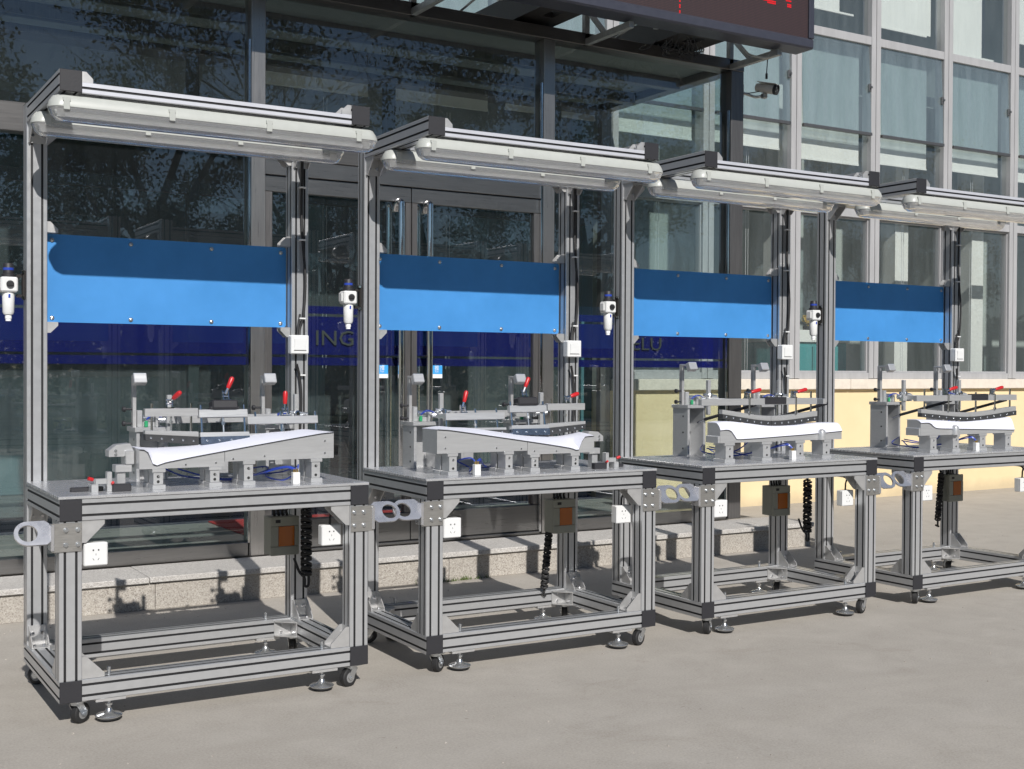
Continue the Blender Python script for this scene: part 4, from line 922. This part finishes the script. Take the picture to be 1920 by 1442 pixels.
def tower(parent, M, x, y, h, w=0.125, dp=0.13, tall=0.22, mir=1):
    """open box tower with top plate, hinge blocks, tall sensor post with angled head, knob and air fittings"""
    m = MB(M).mat('machined'); t_ = 0.014
    m.box(x, x+t_, y, y+dp, 0, h-0.013, 0.001); m.box(x+w-t_, x+w, y, y+dp, 0, h-0.013, 0.001); m.box(x+t_, x+w-t_, y+dp-t_, y+dp-0.001, 0, h-0.013)
    m.mat('hole_black')
    for k in range(3):
        z = h*(0.15+0.32*k); m.cyl((x-0.0008, y+0.04, z), (x+0.001, y+0.04, z), 0.0055, 8); m.cyl((x+w-0.001, y+0.04, z), (x+w+0.0008, y+0.04, z), 0.0055, 8)
    tw = m.build('tower', parent)
    m = MB(M).mat('machined'); m.box(x-0.008, x+w+0.004, y-0.010, y+dp+0.004, h-0.0125, h+0.006, 0.0015); m.build('top_plate', tw)
    m = MB(M).mat('machined'); z = h+0.0065
    m.box(x+0.012, x+0.032, y+0.03, y+0.075, z, z+0.07, 0.0015); m.box(x+w-0.045, x+w-0.028, y+0.02, y+0.07, z, z+0.05, 0.0015)
    m.box(x+w-0.012, x+w+0.008, y-0.035, y-0.014, z-0.055, z+0.135, 0.002)
    m.box(x+0.034, x+w-0.046, y+0.035, y+0.06, z, z+0.02, 0.0015); m.build('hinge_block', tw)
    m = MB(M).mat('zinc'); m.cyl((x+0.036, y+0.05, z+0.035), (x+w-0.05, y+0.05, z+0.035), 0.016, 14); m.cyl((x+w-0.04, y-0.01, z+0.03), (x+w+0.03, y-0.03, z+0.034), 0.013, 12)
    m.cyl((x+w-0.03, y-0.02, z+0.055), (x+w+0.05, y-0.03, z+0.045), 0.009, 10); m.mat('green_part'); m.box(x+0.038, x+0.052, y+0.014, y+0.028, z, z+0.026, 0.003)
    m.mat('chrome'); m.rev((x+w-0.002, y-0.035, z+0.05), nY, [(0, 0.012), (0.01, 0.014), (0.014, 0.008)], 10); m.build('air_cylinder', tw)
    m = MB(M).mat('blue_tube')
    for k in range(2): m.tube([(x+0.05, y+0.03, z+0.03+0.004*k), (x+0.07, y+0.01, z+0.048+0.005*k), (x+w-0.03, y-0.01-0.006*k, z+0.042), (x+w-0.01, y-0.015, z+0.02)], 0.0022, 6, 5)
    m.build('air_tube', tw)
    m = MB(M).mat('bracket'); m.box(x-0.004, x+0.011, y+0.045, y+0.072, z-0.02, z+tall-0.012, 0.0015); m.box(x-0.004, x+0.011, y-0.01, y+0.072, z+tall-0.012, z+tall, 0.0015); sp = m.build('sensor_post', tw)
    T = Matrix.Translation((x+0.004, y-0.022, z+tall-0.014)) @ Matrix.Rotation(R(-24), 4, 'X')
    m = MB(M @ T).mat('machined'); m.box(-0.024, 0.030, -0.016, 0.018, -0.022, 0.022, 0.003); m.build('sensor_head', sp)
    for dz in (0.015, 0.075):
        m = MB(M).mat('cap_black'); m.cyl((x-0.03, y+0.055, z+dz), (x-0.004, y+0.055, z+dz), 0.0045, 8); m.rev((x-0.046, y+0.055, z+dz), X_, [(0, 0.006), (0.003, 0.011), (0.013, 0.011), (0.016, 0.006)], 12); m.build('knob', sp)
    return tw
def make_cradle(parent, M, f, g, xa, xb, y0, y1, fb, seam=None, n=48, nt=8, pw=0.8):
    xs = [lerp(xa, xb, i/n) for i in range(n+1)]
    z = lambda x, t: lerp(f(x), g(x), (math.sin(t*math.pi/2)**pw) if pw > 0 else 1-(1-min(1, t/0.4))**2.2)
    for k, (a, b) in enumerate((((xa, seam-0.001), (seam+0.001, xb)) if seam else ((xa, xb),))):
        m = MB(M).mat('machined'); bot = fb(0.5*(a+b)); q = 24; rows = []
        xs2 = [lerp(a, b, i/q) for i in range(q+1)]
        top = [[(x, lerp(y0+0.001, y1, j/nt), max(z(x, j/nt)-0.005, bot+0.003)) for x in xs2] for j in range(nt+1)]
        m.loft(top, False, True, False)
        fr = [[(x, y0+0.001, bot) for x in xs2], top[0]]; m.loft(fr, False, False, False)
        bk = [top[-1], [(x, y1, bot) for x in xs2]]; m.loft(bk, False, False, False)
        for i, fl in ((0, 1), (q, 0)):
            ring = [(xs2[i], y0+0.001, bot)]+[top[j][i] for j in range(nt+1)]+[(xs2[i], y1, bot)]
            m.add(ring, [tuple(range(len(ring)))[::-1] if fl else tuple(range(len(ring)))], False)
        m.add([(a, y0+0.001, bot), (b, y0+0.001, bot), (b, y1, bot), (a, y1, bot)], [(3, 2, 1, 0)], False)
        m.build('cradle_block', parent)
    m = MB(M).mat('trim_white'); th = 0.0035
    up = [[(x, lerp(y0-0.003, y1+0.004, j/nt), z(x, j/nt)) for x in xs] for j in range(nt+1)]
    lo = [[(p[0], p[1], p[2]-th) for p in r] for r in up]
    m.loft(up, False, True, False); m.loft([r[::-1] for r in lo], False, True, False)
    m.mat('dark_strip'); m.loft([lo[0], up[0]], False, False, False); m.mat('trim_white')
    m.loft([up[-1], lo[-1]], False, False, False)
    m.loft([[lo[j][0], up[j][0]] for j in range(nt+1)][::-1], False, False, False); m.loft([[lo[j][-1], up[j][-1]] for j in range(nt+1)], False, False, False)
    return m.build('trim_part', parent)
def support(parent, M, x, y, h, w=0.046, dp=0.07, y2=0.09):
    m = MB(M).mat('machined'); m.box(x-w*0.32, x+w*0.5, y, y+dp, 0.018, h-0.014, 0.001); m.box(x-w*0.5, x+w*0.6, y-0.006, y+dp, 0, 0.0175, 0.001); m.box(x-w*0.5, x+w*0.6, y-0.004, y+dp, h-0.0135, h, 0.001)
    m.mat('hole_black'); m.cyl((x+w*0.1, y-0.0006, h-0.030), (x+w*0.1, y+0.001, h-0.030), 0.006, 8); m.cyl((x+w*0.1, y-0.0006, 0.03), (x+w*0.1, y+0.001, 0.03), 0.006, 8)
    m.mat('zinc'); m.cyl((x+w*0.05, y-0.0006, h-0.030), (x+w*0.05, y-0.004, h-0.030), 0.004, 8)
    m.build('support_block', parent)
def press(parent, M, xa, xb, y, zu, lowA, lowB, mat='dark_strip', tilt=0.0, nb=5, rods=(0.1, 0.9), name='press'):
    """upper bar, guide rods, pressing shoe with bolted strip"""
    w = 0.026
    T = M @ Matrix.Translation((0, y, zu)) @ Matrix.Rotation(tilt, 4, 'X') @ Matrix.Translation((0, -y, -zu))
    m = MB(T).mat('machined'); m.box(xa, xb, y-w/2, y+w/2, zu, zu+0.032, 0.0015); p = m.build('upper_bar', parent)
    (a0, a1), (b0, b1) = lowA, lowB         # bottom and top heights of the shoe at both ends
    m = MB(T).mat('machined'); m.prism([(a0+(a1-a0)*0.64, xa), (a1, xa), (b1, xb), (b0+(b1-b0)*0.64, xb)], 1, y-w/2-0.004, y+w/2); m.build('shoe', p)
    m = MB(T).mat(mat); m.prism([(a0, xa), (a0+(a1-a0)*0.64-0.0005, xa), (b0+(b1-b0)*0.64-0.0005, xb), (b0, xb)], 1, y-w/2-0.008, y+w/2-0.004); st = m.build('pressing_strip', p)
    for k in range(nb):
        m = MB(T).mat('zinc'); t = (k+0.5)/nb; x = lerp(xa, xb, t); zz = lerp(lerp(a0, a1, 0.3), lerp(b0, b1, 0.3), t); m.rev((x, y-w/2-0.008, zz), nY, [(0, 0.0042), (0.002, 0.004), (0.0035, 0.002)], 8); m.build('bolt', st)
    for t in rods:
        x = lerp(xa, xb, t); zt = lerp(a1, b1, t); m = MB(T).mat('chrome'); m.cyl((x, y, zt-0.004), (x, y, zu+0.052), 0.0048, 10); m.build('guide_rod', p)
    m = MB(T).mat('zinc'); x = lerp(xa, xb, 0.5); m.cyl((x, y, lerp(a1, b1, .5)-0.003), (x, y, zu), 0.0042, 10); m.cyl((x, y, zu-0.03), (x, y, zu-0.018), 0.008, 6); m.build('screw', p)
    return p, T
def valve(parent, M, x, y):
    m = MB(M).mat('plastic_white'); m.box(x-0.015, x+0.015, y-0.012, y+0.012, 0, 0.048, 0.0015); v = m.build('valve_block', parent)
    m = MB(M).mat('brass')
    for dx in (-0.008, 0.0, 0.008): m.cyl((x+dx, y, 0.048), (x+dx, y, 0.062), 0.0032, 8)
    m.build('fittings', v)
    return v
def tubes(parent, M, paths):
    for p in paths: m = MB(M).mat('blue_tube'); m.tube(p, 0.0034, 6, 6); m.build('air_hose', parent)

def jig_wedge(i, label, mir, dx):
    """jig holding the long twisted trim; drawn for the second workstation, mirrored for the first"""
    j = thing('clamping_jig', label, 'jig', group='clamping jigs on the workstation decks'); place(j, i, 0, 0, HD+0.0122)
    M = Matrix.Translation((dx, 0, 0)) @ (Matrix.Translation((W, 0, 0)) @ Matrix.Diagonal((-1, 1, 1, 1)) if mir else Matrix.Identity(4))
    # heights along x (second workstation): tall at the left end, thin at the right
    f = curve([(0.10, 0.206), (0.17, 0.200), (0.564, 0.142), (0.80, 0.104), (0.838, 0.093), (0.850, 0.104), (0.866, 0.146), (0.885, 0.156), (0.93, 0.158)])
    g = curve([(0.10, 0.205), (0.18, 0.212), (0.24, 0.206), (0.341, 0.200), (0.605, 0.164), (0.798, 0.152), (0.90, 0.162), (0.93, 0.170)])
    y0, y1 = 0.10, 0.245
    pd = -0.159 if mir else -0.040; PM = M @ Matrix.Translation((pd, 0, 0)); py = 0.24
    fb = lambda x: 0.098 if x < 0.56 else 0.080
    make_cradle(j, M, f, g, 0.10, 0.898 if mir else 0.93, y0, y1, fb, seam=0.564)
    EM = M @ Matrix.Translation((-0.040 if mir else 0, 0, 0))
    for x, h in ((0.175, 0.0975), (0.462, 0.0975), (0.60, 0.0795), (0.822, 0.0795)): support(j, M, x, 0.10, h); support(j, M, x, 0.185, h, dp=0.055)
    for xq, zq in ((0.14, 0.12), (0.14, 0.17), (0.40, 0.115), (0.53, 0.108), (0.60, 0.095), (0.72, 0.092)):
        m = MB(M).mat('zinc'); m.cyl((xq, 0.101, zq), (xq, 0.0985, zq), 0.0042, 8); m.mat('hole_black'); m.cyl((xq, 0.0986, zq), (xq, 0.0982, zq), 0.002, 6); m.build('cap_screw', j)
    # end block beside the thin end
    m = MB(EM).mat('machined'); m.box(0.942, 0.975, 0.16, 0.24, 0.095, 0.150, 0.003); m.prism([(0.148, 0.942), (0.176, 0.955), (0.172, 1.005), (0.150, 1.035), (0.126, 1.035), (0.126, 0.98)], 1, 0.175, 0.235); m.box(0.95, 1.012, 0.165, 0.225, 0.066, 0.0945, 0.002); m.box(0.972, 1.004, 0.175, 0.215, 0, 0.0655, 0.002); m.mat('zinc'); m.cyl((1.01, 0.175, 0.15), (1.01, 0.171, 0.15), 0.006, 8); m.cyl((1.01, 0.175, 0.135), (1.01, 0.171, 0.135), 0.006, 8); m.build('end_stop', j)
    m = MB(M).mat('machined'); m.box(1.0, 1.018, 0.10, 0.13, 0, 0.075, 0.001); m.box(1.019, 1.06, 0.10, 0.125, 0.03, 0.05, 0.001); m.box(1.05, 1.075, 0.10, 0.16, 0, 0.03, 0.001); m.build('slide_stop', j)
    m = MB(M).mat('cap_black'); m.box(0.93, 1.0, 0.09, 0.12, 0, 0.028, 0.002); m.box(1.02, 1.14, 0.15, 0.17, 0, 0.016, 0.002); m.build('slide_rail', j)
    m = MB(M).mat('red_grip'); m.cyl((1.068, 0.11, 0.047), (1.086, 0.107, 0.053), 0.007, 10); m.build('red_grip', j); m = MB(M).mat('red_grip'); m.cyl((1.0, 0.098, 0.03), (1.0, 0.086, 0.036), 0.0055, 8); m.build('red_grip', j)
    # presses
    pA, TA = press(j, PM, 0.792, 1.004, py, 0.276, (0.158, 0.213), (0.184, 0.222), 'dark_strip', nb=5, rods=(0.12, 0.86))
    toggle(pA, TA, (0.905, py, 0.3082), (0.95, 0.1, 0.28) if not mir else (-0.35, -0.75, 0.5))
    pB, TB = press(j, PM, 0.585, 0.788, py, 0.268, (0.160, 0.205), (0.156, 0.206), 'sky_tint_steel', tilt=R(-11), nb=4, rods=(0.06, 0.94))
    m = MB(TB).mat('cap_black'); m.box(0.628, 0.735, py-0.028, py+0.028, 0.3005, 0.338, 0.006); m.box(0.62, 0.743, py-0.02, py+0.02, 0.2995, 0.312, 0.004); m.build('black_block', pB)
    toggle(pB, TB, (0.672, py-0.004, 0.3382), (0.42, -0.1, 0.9) if not mir else (-0.42, -0.1, 0.9))
    pC, TC = press(j, PM, 0.265, 0.575, py+0.03, 0.236, (0.172, 0.198), (0.166, 0.196), 'dark_strip', tilt=R(-9), nb=6, rods=(0.02, 0.52, 0.88))
    toggle(pC, TC, (0.405 if mir else 0.365, py+0.035, 0.2682), (0.28, -0.05, 0.95) if not mir else (-0.05, -0.1, 0.95), 0.056)
    # swing arms back to the towers
    m = MB(PM).mat('machined'); m.box(0.32, 0.345, py+0.05, 0.52, 0.238, 0.262, 0.002); m.box(0.38, 0.86, 0.44, 0.465, 0.238, 0.2715, 0.0015); m.build('swing_arm', j)
    for xq in (0.70, 0.81): m = MB(PM).mat('machined'); m.box(xq, xq+0.025, py+0.018, 0.439, 0.272 if xq < .8 else 0.279, 0.296 if xq < .8 else 0.303, 0.002); m.cyl((xq+0.0125, 0.4, 0.24), (xq+0.0125, 0.4, 0.272), 0.006, 8); m.build('swing_arm', j)
    m = MB(M).mat('machined'); m.box(1.02, 1.04, 0.40, 0.43, 0.3, 0.345, 0.001) if False else None
    tx = (0.398, 0.957) if mir else (0.178, 0.735)
    MT = Matrix.Translation((dx, 0, 0))
    for k, x in enumerate(tx):
        tower(j, Matrix.Identity(4), x, 0.495, 0.215, 0.13, 0.125, 0.215)
    m = MB(M).mat('machined'); m.box(0.42, 0.50, 0.50, 0.60, 0.0, 0.11, 0.002); m.build('rear_block', j)
    valve(j, M, 0.280, 0.066)
    tubes(j, M, [[(0.272, 0.066, 0.060), (0.26, 0.09, 0.075), (0.24, 0.17, 0.06), (0.26, 0.30, 0.03), (0.33, 0.42, 0.015), (0.38, 0.5, 0.02)],
                 [(0.280, 0.066, 0.060), (0.31, 0.09, 0.07), (0.36, 0.18, 0.05), (0.42, 0.30, 0.012), (0.52, 0.36, 0.008), (0.64, 0.40, 0.02), (0.7, 0.5, 0.05)],
                 [(0.288, 0.066, 0.060), (0.32, 0.10, 0.065), (0.40, 0.22, 0.03), (0.50, 0.30, 0.006), (0.60, 0.33, 0.03), (0.66, 0.42, 0.05)],
                 [(0.33, 0.52, 0.03), (0.30, 0.35, 0.05), (0.34, 0.25, 0.02), (0.30, 0.17, 0.008), (0.28, 0.11, 0.03), (0.276, 0.07, 0.058)]])
    return j


def jig_long(i, label, f, g, xa, xb, px, towers, knob, sup, bar, py=0.26):
    j = thing('clamping_jig', label, 'jig', group='clamping jigs on the workstation decks'); place(j, i, 0, 0, HD+0.0122)
    M = Matrix.Identity(4)
    make_cradle(j, M, f, g, xa, xb, 0.10, 0.20, lambda x: 0.100, None, nt=10, pw=-1)
    for x in sup: support(j, M, x, 0.105, 0.0995, 0.062, 0.085)
    m = MB(M).mat('machined'); kx = knob; zk = f(kx)
    m.rev((kx, 0.098, 0.10), Z_, [(0, 0.024), (zk-0.10, 0.024), (zk-0.10+0.012, 0.021), (zk-0.10+0.020, 0.008)], 18); m.build('locating_knob', j)
    m = MB(M).mat('machined'); m.box(xa-0.014, xa-0.001, 0.10, 0.198, 0.10, f(xa)-0.03, 0.002); m.build('end_plate', j)
    # long upper bar
    xa2, xb2, zu = bar
    m = MB(M).mat('machined'); m.box(xa2, xb2, py-0.014, py+0.014, zu, zu+0.034, 0.0015); ub = m.build('upper_bar', j)
    bx = lerp(xa2, xb2, 0.53); m = MB(M).mat('cap_black'); m.box(bx, bx+0.15, py-0.018, py-0.0145, zu+0.004, zu+0.0345, 0.001); m.box(bx, bx+0.15, py-0.018, py+0.014, zu+0.0346, zu+0.040, 0.001); m.build('black_block', ub)
    # curved pressing shoe in two halves with bolts
    p0, p1 = px
    gz = lambda x: curve([(p0, g(p0)+0.014), (lerp(p0, p1, .5), g(lerp(p0, p1, .5))+0.001), (p1, g(p1)+0.010)])(x)
    top = curve([(p0, g(p0)+0.060), (lerp(p0, p1, .5), g(lerp(p0, p1, .5))+0.052), (p1, g(p1)+0.064)])
    n = 22
    for (a, b) in ((p0, lerp(p0, p1, .5)-0.001), (lerp(p0, p1, .5)+0.001, p1)):
        xs = [lerp(a, b, k/n) for k in range(n+1)]
        for nm, mat_, fr, lo, hi, q in (('shoe', 'machined', py-0.016, 0.50, 1.0, n), ('pressing_strip', 'dark_strip', py-0.020, 0.0, 0.495, n)):
            m = MB(M).mat(mat_)
            A = [(lerp(gz(x), top(x), lo), x) for x in xs]; B = [(lerp(gz(x), top(x), hi), x) for x in xs]
            ring = [[(A[k][1], fr, A[k][0]), (B[k][1], fr, B[k][0]), (B[k][1], py+0.010, B[k][0]), (A[k][1], py+0.010, A[k][0])] for k in range(n+1)]
            m.loft(ring, True, False); o = m.build(nm, ub)
        for k in range(7):
            m = MB(M).mat('zinc'); x = lerp(a, b, (k+0.5)/7); z = lerp(gz(x), top(x), 0.26); m.rev((x, py-0.020, z), nY, [(0, 0.0055), (0.002, 0.005), (0.004, 0.0025)], 8); m.build('bolt', o)
    for t in (0.03, 0.40, 0.58, 0.965):
        x = lerp(p0+0.02, p1-0.01, t); m = MB(M).mat('chrome'); m.cyl((x, py, top(x)-0.003), (x, py, zu+(0.07 if t in (0.03, 0.965) else 0.05)), 0.0055, 10); m.build('guide_rod', ub)
    for t in (0.27, 0.76):
        x = lerp(p0, p1, t); toggle(ub, M, (x, py, zu+0.0345), (0.93, -0.1, 0.22), 0.066)
        m = MB(M).mat('chrome'); m.cyl((x, py-0.02, top(x)-0.002), (x, py-0.02, zu+0.04), 0.0045, 10); m.cyl((x, py-0.02, top(x)+0.004), (x, py-0.02, top(x)+0.014), 0.009, 8); m.build('spindle', ub)
    for k, x in enumerate(towers):
        tower(j, M, x, 0.545, 0.275, 0.125, 0.13, 0.222)
        m = MB(M).mat('machined'); m.box(x+0.13, x+0.155, py+0.015, 0.58, zu-0.001, zu+0.028, 0.002); m.box(x+0.10, x+0.18, 0.50, 0.535, zu-0.01, zu+0.035, 0.002); m.build('swing_arm', j)
        m = MB(M).mat('cap_black'); m.cyl((x+0.115, 0.54, 0.20), (x+0.20, py+0.06, zu), 0.009, 10); m.mat('chrome'); m.cyl((x+0.115, 0.54, 0.20), (x+0.095, 0.58, 0.18), 0.005, 8); m.build('gas_spring', j)
    valve(j, M, lerp(xa, xb, 0.58), 0.10)
    vx = lerp(xa, xb, 0.58)
    tubes(j, M, [[(vx-0.008, 0.10, 0.060), (vx-0.03, 0.12, 0.078), (vx-0.10, 0.2, 0.05), (vx-0.22, 0.32, 0.015), (vx-0.32, 0.45, 0.03), (towers[0]+0.1, 0.54, 0.06)],
                 [(vx, 0.10, 0.060), (vx-0.03, 0.13, 0.085), (vx-0.12, 0.22, 0.04), (vx-0.24, 0.36, 0.01), (towers[0]+0.14, 0.54, 0.04)],
                 [(towers[0]+0.13, 0.52, 0.05), (towers[0]+0.18, 0.45, 0.035), (towers[0]+0.25, 0.38, 0.012), (vx-0.1, 0.34, 0.01)],
                 [(towers[0]+0.13, 0.54, 0.04), (towers[0]+0.20, 0.40, 0.03), (towers[0]+0.26, 0.33, 0.10), (towers[0]+0.29, 0.31, 0.18)]])
    m = MB(M).mat('machined'); m.box(towers[0]+0.128, towers[0]+0.15, 0.60, 0.66, 0.01, 0.07, 0.002); m.mat('brass'); m.cyl((towers[0]+0.151, 0.62, 0.03), (towers[0]+0.165, 0.61, 0.03), 0.006, 8); m.cyl((towers[0]+0.151, 0.62, 0.055), (towers[0]+0.165, 0.61, 0.055), 0.006, 8); m.build('air_manifold', j)
    return j
jig_wedge(0, 'clamping jig on the nearest workstation, white trim rising to the right', True, -0.012)
jig_wedge(1, 'clamping jig on the second workstation, white trim rising to the left', False, 0.0)
f3 = curve([(0.20, 0.166), (0.25, 0.168), (0.28, 0.155), (0.300, 0.125), (0.315, 0.118), (0.70, 0.129), (0.88, 0.136), (1.06, 0.145)])
g3 = curve([(0.20, 0.204), (0.275, 0.209), (0.40, 0.198), (0.57, 0.180), (0.75, 0.180), (0.87, 0.188), (1.06, 0.188)])
jig_long(2, 'clamping jig with curved press bar on the third workstation', f3, g3, 0.20, 1.06, (0.255, 0.925), (0.352, 0.872), 0.905, (0.262, 0.515, 0.752, 0.945), (0.12, 0.926, 0.290), 0.165)
f4 = curve([(0.175, 0.174), (0.25, 0.172), (0.285, 0.15), (0.31, 0.142), (0.45, 0.136), (0.7, 0.128), (1.01, 0.118)])
g4 = curve([(0.175, 0.192), (0.25, 0.191), (0.45, 0.180), (0.60, 0.173), (0.85, 0.183), (1.01, 0.194)])
jig_long(3, 'clamping jig with curved press bar on the farthest workstation', f4, g4, 0.175, 1.01, (0.235, 1.09), (0.388, 0.90), 0.465, (0.285, 0.48, 0.72, 0.955), (0.20, 1.10, 0.296), 0.165)

# ================================================================== planting behind the camera (seen mirrored in the glass)
import numpy as np
lwn = MB().mat('lawn'); lwn.add([(-90, -120, 0.004), (140, -120, 0.004), (140, -10.5, 0.004), (-90, -10.5, 0.004)], [(0, 1, 2, 3)]); structure(lwn.build('lawn'))
def leaf_mesh(name, pts, s0, s1, seed):
    r = np.random.default_rng(seed); n = len(pts); u = r.normal(size=(n, 3)); u /= np.linalg.norm(u, axis=1)[:, None]
    w = np.cross(u, r.normal(size=(n, 3))); w /= np.linalg.norm(w, axis=1)[:, None]; v = np.cross(u, w); s_ = r.uniform(s0, s1, (n, 1))
    V = np.stack([pts-w*s_, pts-v*s_*0.55, pts+w*s_, pts+v*s_*0.55], 1).reshape(-1, 3)
    me = bpy.data.meshes.new(name); me.vertices.add(4*n); me.vertices.foreach_set('co', V.ravel())
    me.loops.add(4*n); me.loops.foreach_set('vertex_index', np.arange(4*n)); me.polygons.add(n)
    me.polygons.foreach_set('loop_start', np.arange(n)*4); me.update(); me.validate(); me.materials.append(MATS['leaf']); return me
rh = np.random.default_rng(4); n = 60000
hx = rh.uniform(-10, 60, n); hz = (2.6+0.8*np.sin(hx*0.55)+0.6*np.sin(hx*1.7+1)+0.3*np.sin(hx*4.1))*rh.uniform(0.02, 1, n)**0.6
hd = tag(link('hedge', leaf_mesh('hedge', np.stack([hx, -12.6+rh.uniform(-0.9, 0.9, n), hz], 1), 0.05, 0.10, 5)), 'dense green hedge behind the camera, mirrored low in the glass', 'hedge'); hd['kind'] = 'stuff'
n = 70000; hx = rh.uniform(-20, 110, n); top = 4.6+1.2*np.sin(hx*0.23)+0.9*np.sin(hx*0.61+2)+0.5*np.sin(hx*1.9)
hd = tag(link('far_wood', leaf_mesh('far_wood', np.stack([hx, -34+rh.uniform(-2.5, 2.5, n), top*rh.uniform(0.02, 1, n)**0.7], 1), 0.14, 0.26, 6)), 'far line of woodland behind the camera, mirrored in the glass', 'wood'); hd['kind'] = 'stuff'
def make_tree(seed, H, bare=False):
    rg = random.Random(seed); wood = MB().mat('bark'); tips = []
    def branch(p, d, L, r, depth):
        pts = [p]; q = p; dd = d; n = 5
        for k in range(n):
            dd = (dd+Vector((rg.uniform(-1, 1), rg.uniform(-1, 1), rg.uniform(-.5, .9)))*0.16).normalized(); q = q+dd*(L/n); pts.append(q)
        rr = [r*(1-0.5*k/n) for k in range(n+1)]
        wood.tube(pts, r, 7 if depth < 2 else 4, 0, rr)
        if depth >= 2: tips.extend(pts[1:])
        if depth < (5 if bare else 4):
            m = rg.randint(4, 5) if depth == 0 else (4 if depth == 1 else rg.randint(2, 3))
            for k in range(m):
                t = rg.uniform(0.35, 1.0); b = pts[min(n, int(t*n+0.5))]
                ax = Vector((rg.uniform(-1, 1), rg.uniform(-1, 1), rg.uniform(-.25, 0.7))).normalized()
                branch(b, (dd*0.5+ax*0.9).normalized(), L*rg.uniform(0.58, 0.80), max(rr[-1]*rg.uniform(0.55, 0.8), 0.007), depth+1)
    branch(Vector((0, 0, 0)), Vector((rg.uniform(-.05, .05), rg.uniform(-.05, .05), 1)).normalized(), H*0.36, H*0.02, 0)
    me_w = wood.mesh('trunk'); me_c = None
    if not bare:
        T = np.array([tuple(p) for p in tips]); r = np.random.default_rng(seed); C = T[r.integers(0, len(T), 150)]; sg = r.uniform(0.10, 0.30, len(C)); ix = r.integers(0, len(C), 22000)
        me_c = leaf_mesh('crown', C[ix]+r.normal(size=(22000, 3))*sg[ix][:, None]*np.array([1.15, 1.15, 0.75]), 0.03, 0.058, seed)
    return me_w, me_c
kinds = [make_tree(3, 11.5), make_tree(8, 10.5), make_tree(15, 10.0, True), make_tree(21, 11.0)]
TREES = [(3.6, -18.5, 0, 0.3, 1.45, 'leafy street tree behind the camera, leftmost in the glass reflection'), (9.4, -18.0, 1, 2.0, 1.62, 'leafy street tree mirrored left of the first entrance mullion'),
         (13.2, -18.0, 2, 1.0, 1.45, 'bare branched tree mirrored in the glass above the first workstation'), (17.0, -19.0, 3, 4.0, 1.58, 'leafy street tree mirrored above the second workstation'),
         (22.5, -18.2, 0, 5.2, 1.50, 'leafy street tree mirrored beside the second mullion'), (28.6, -18.5, 3, 0.6, 1.42, 'leafy street tree mirrored near the entrance corner post'),
         (35.0, -19.5, 1, 0.9, 1.50, 'leafy street tree mirrored in the office windows'), (41.0, -19.0, 0, 3.5, 1.35, 'leafy street tree mirrored in the far right windows')]
for x, y, k, rz, s_, lb in TREES:
    t = thing('street_tree', lb, 'tree', (x, y, 0), rz, 'trees across the forecourt'); t.scale = (s_, s_, s_)
    link('trunk', kinds[k][0], t)
    if kinds[k][1]: link('crown', kinds[k][1], t)
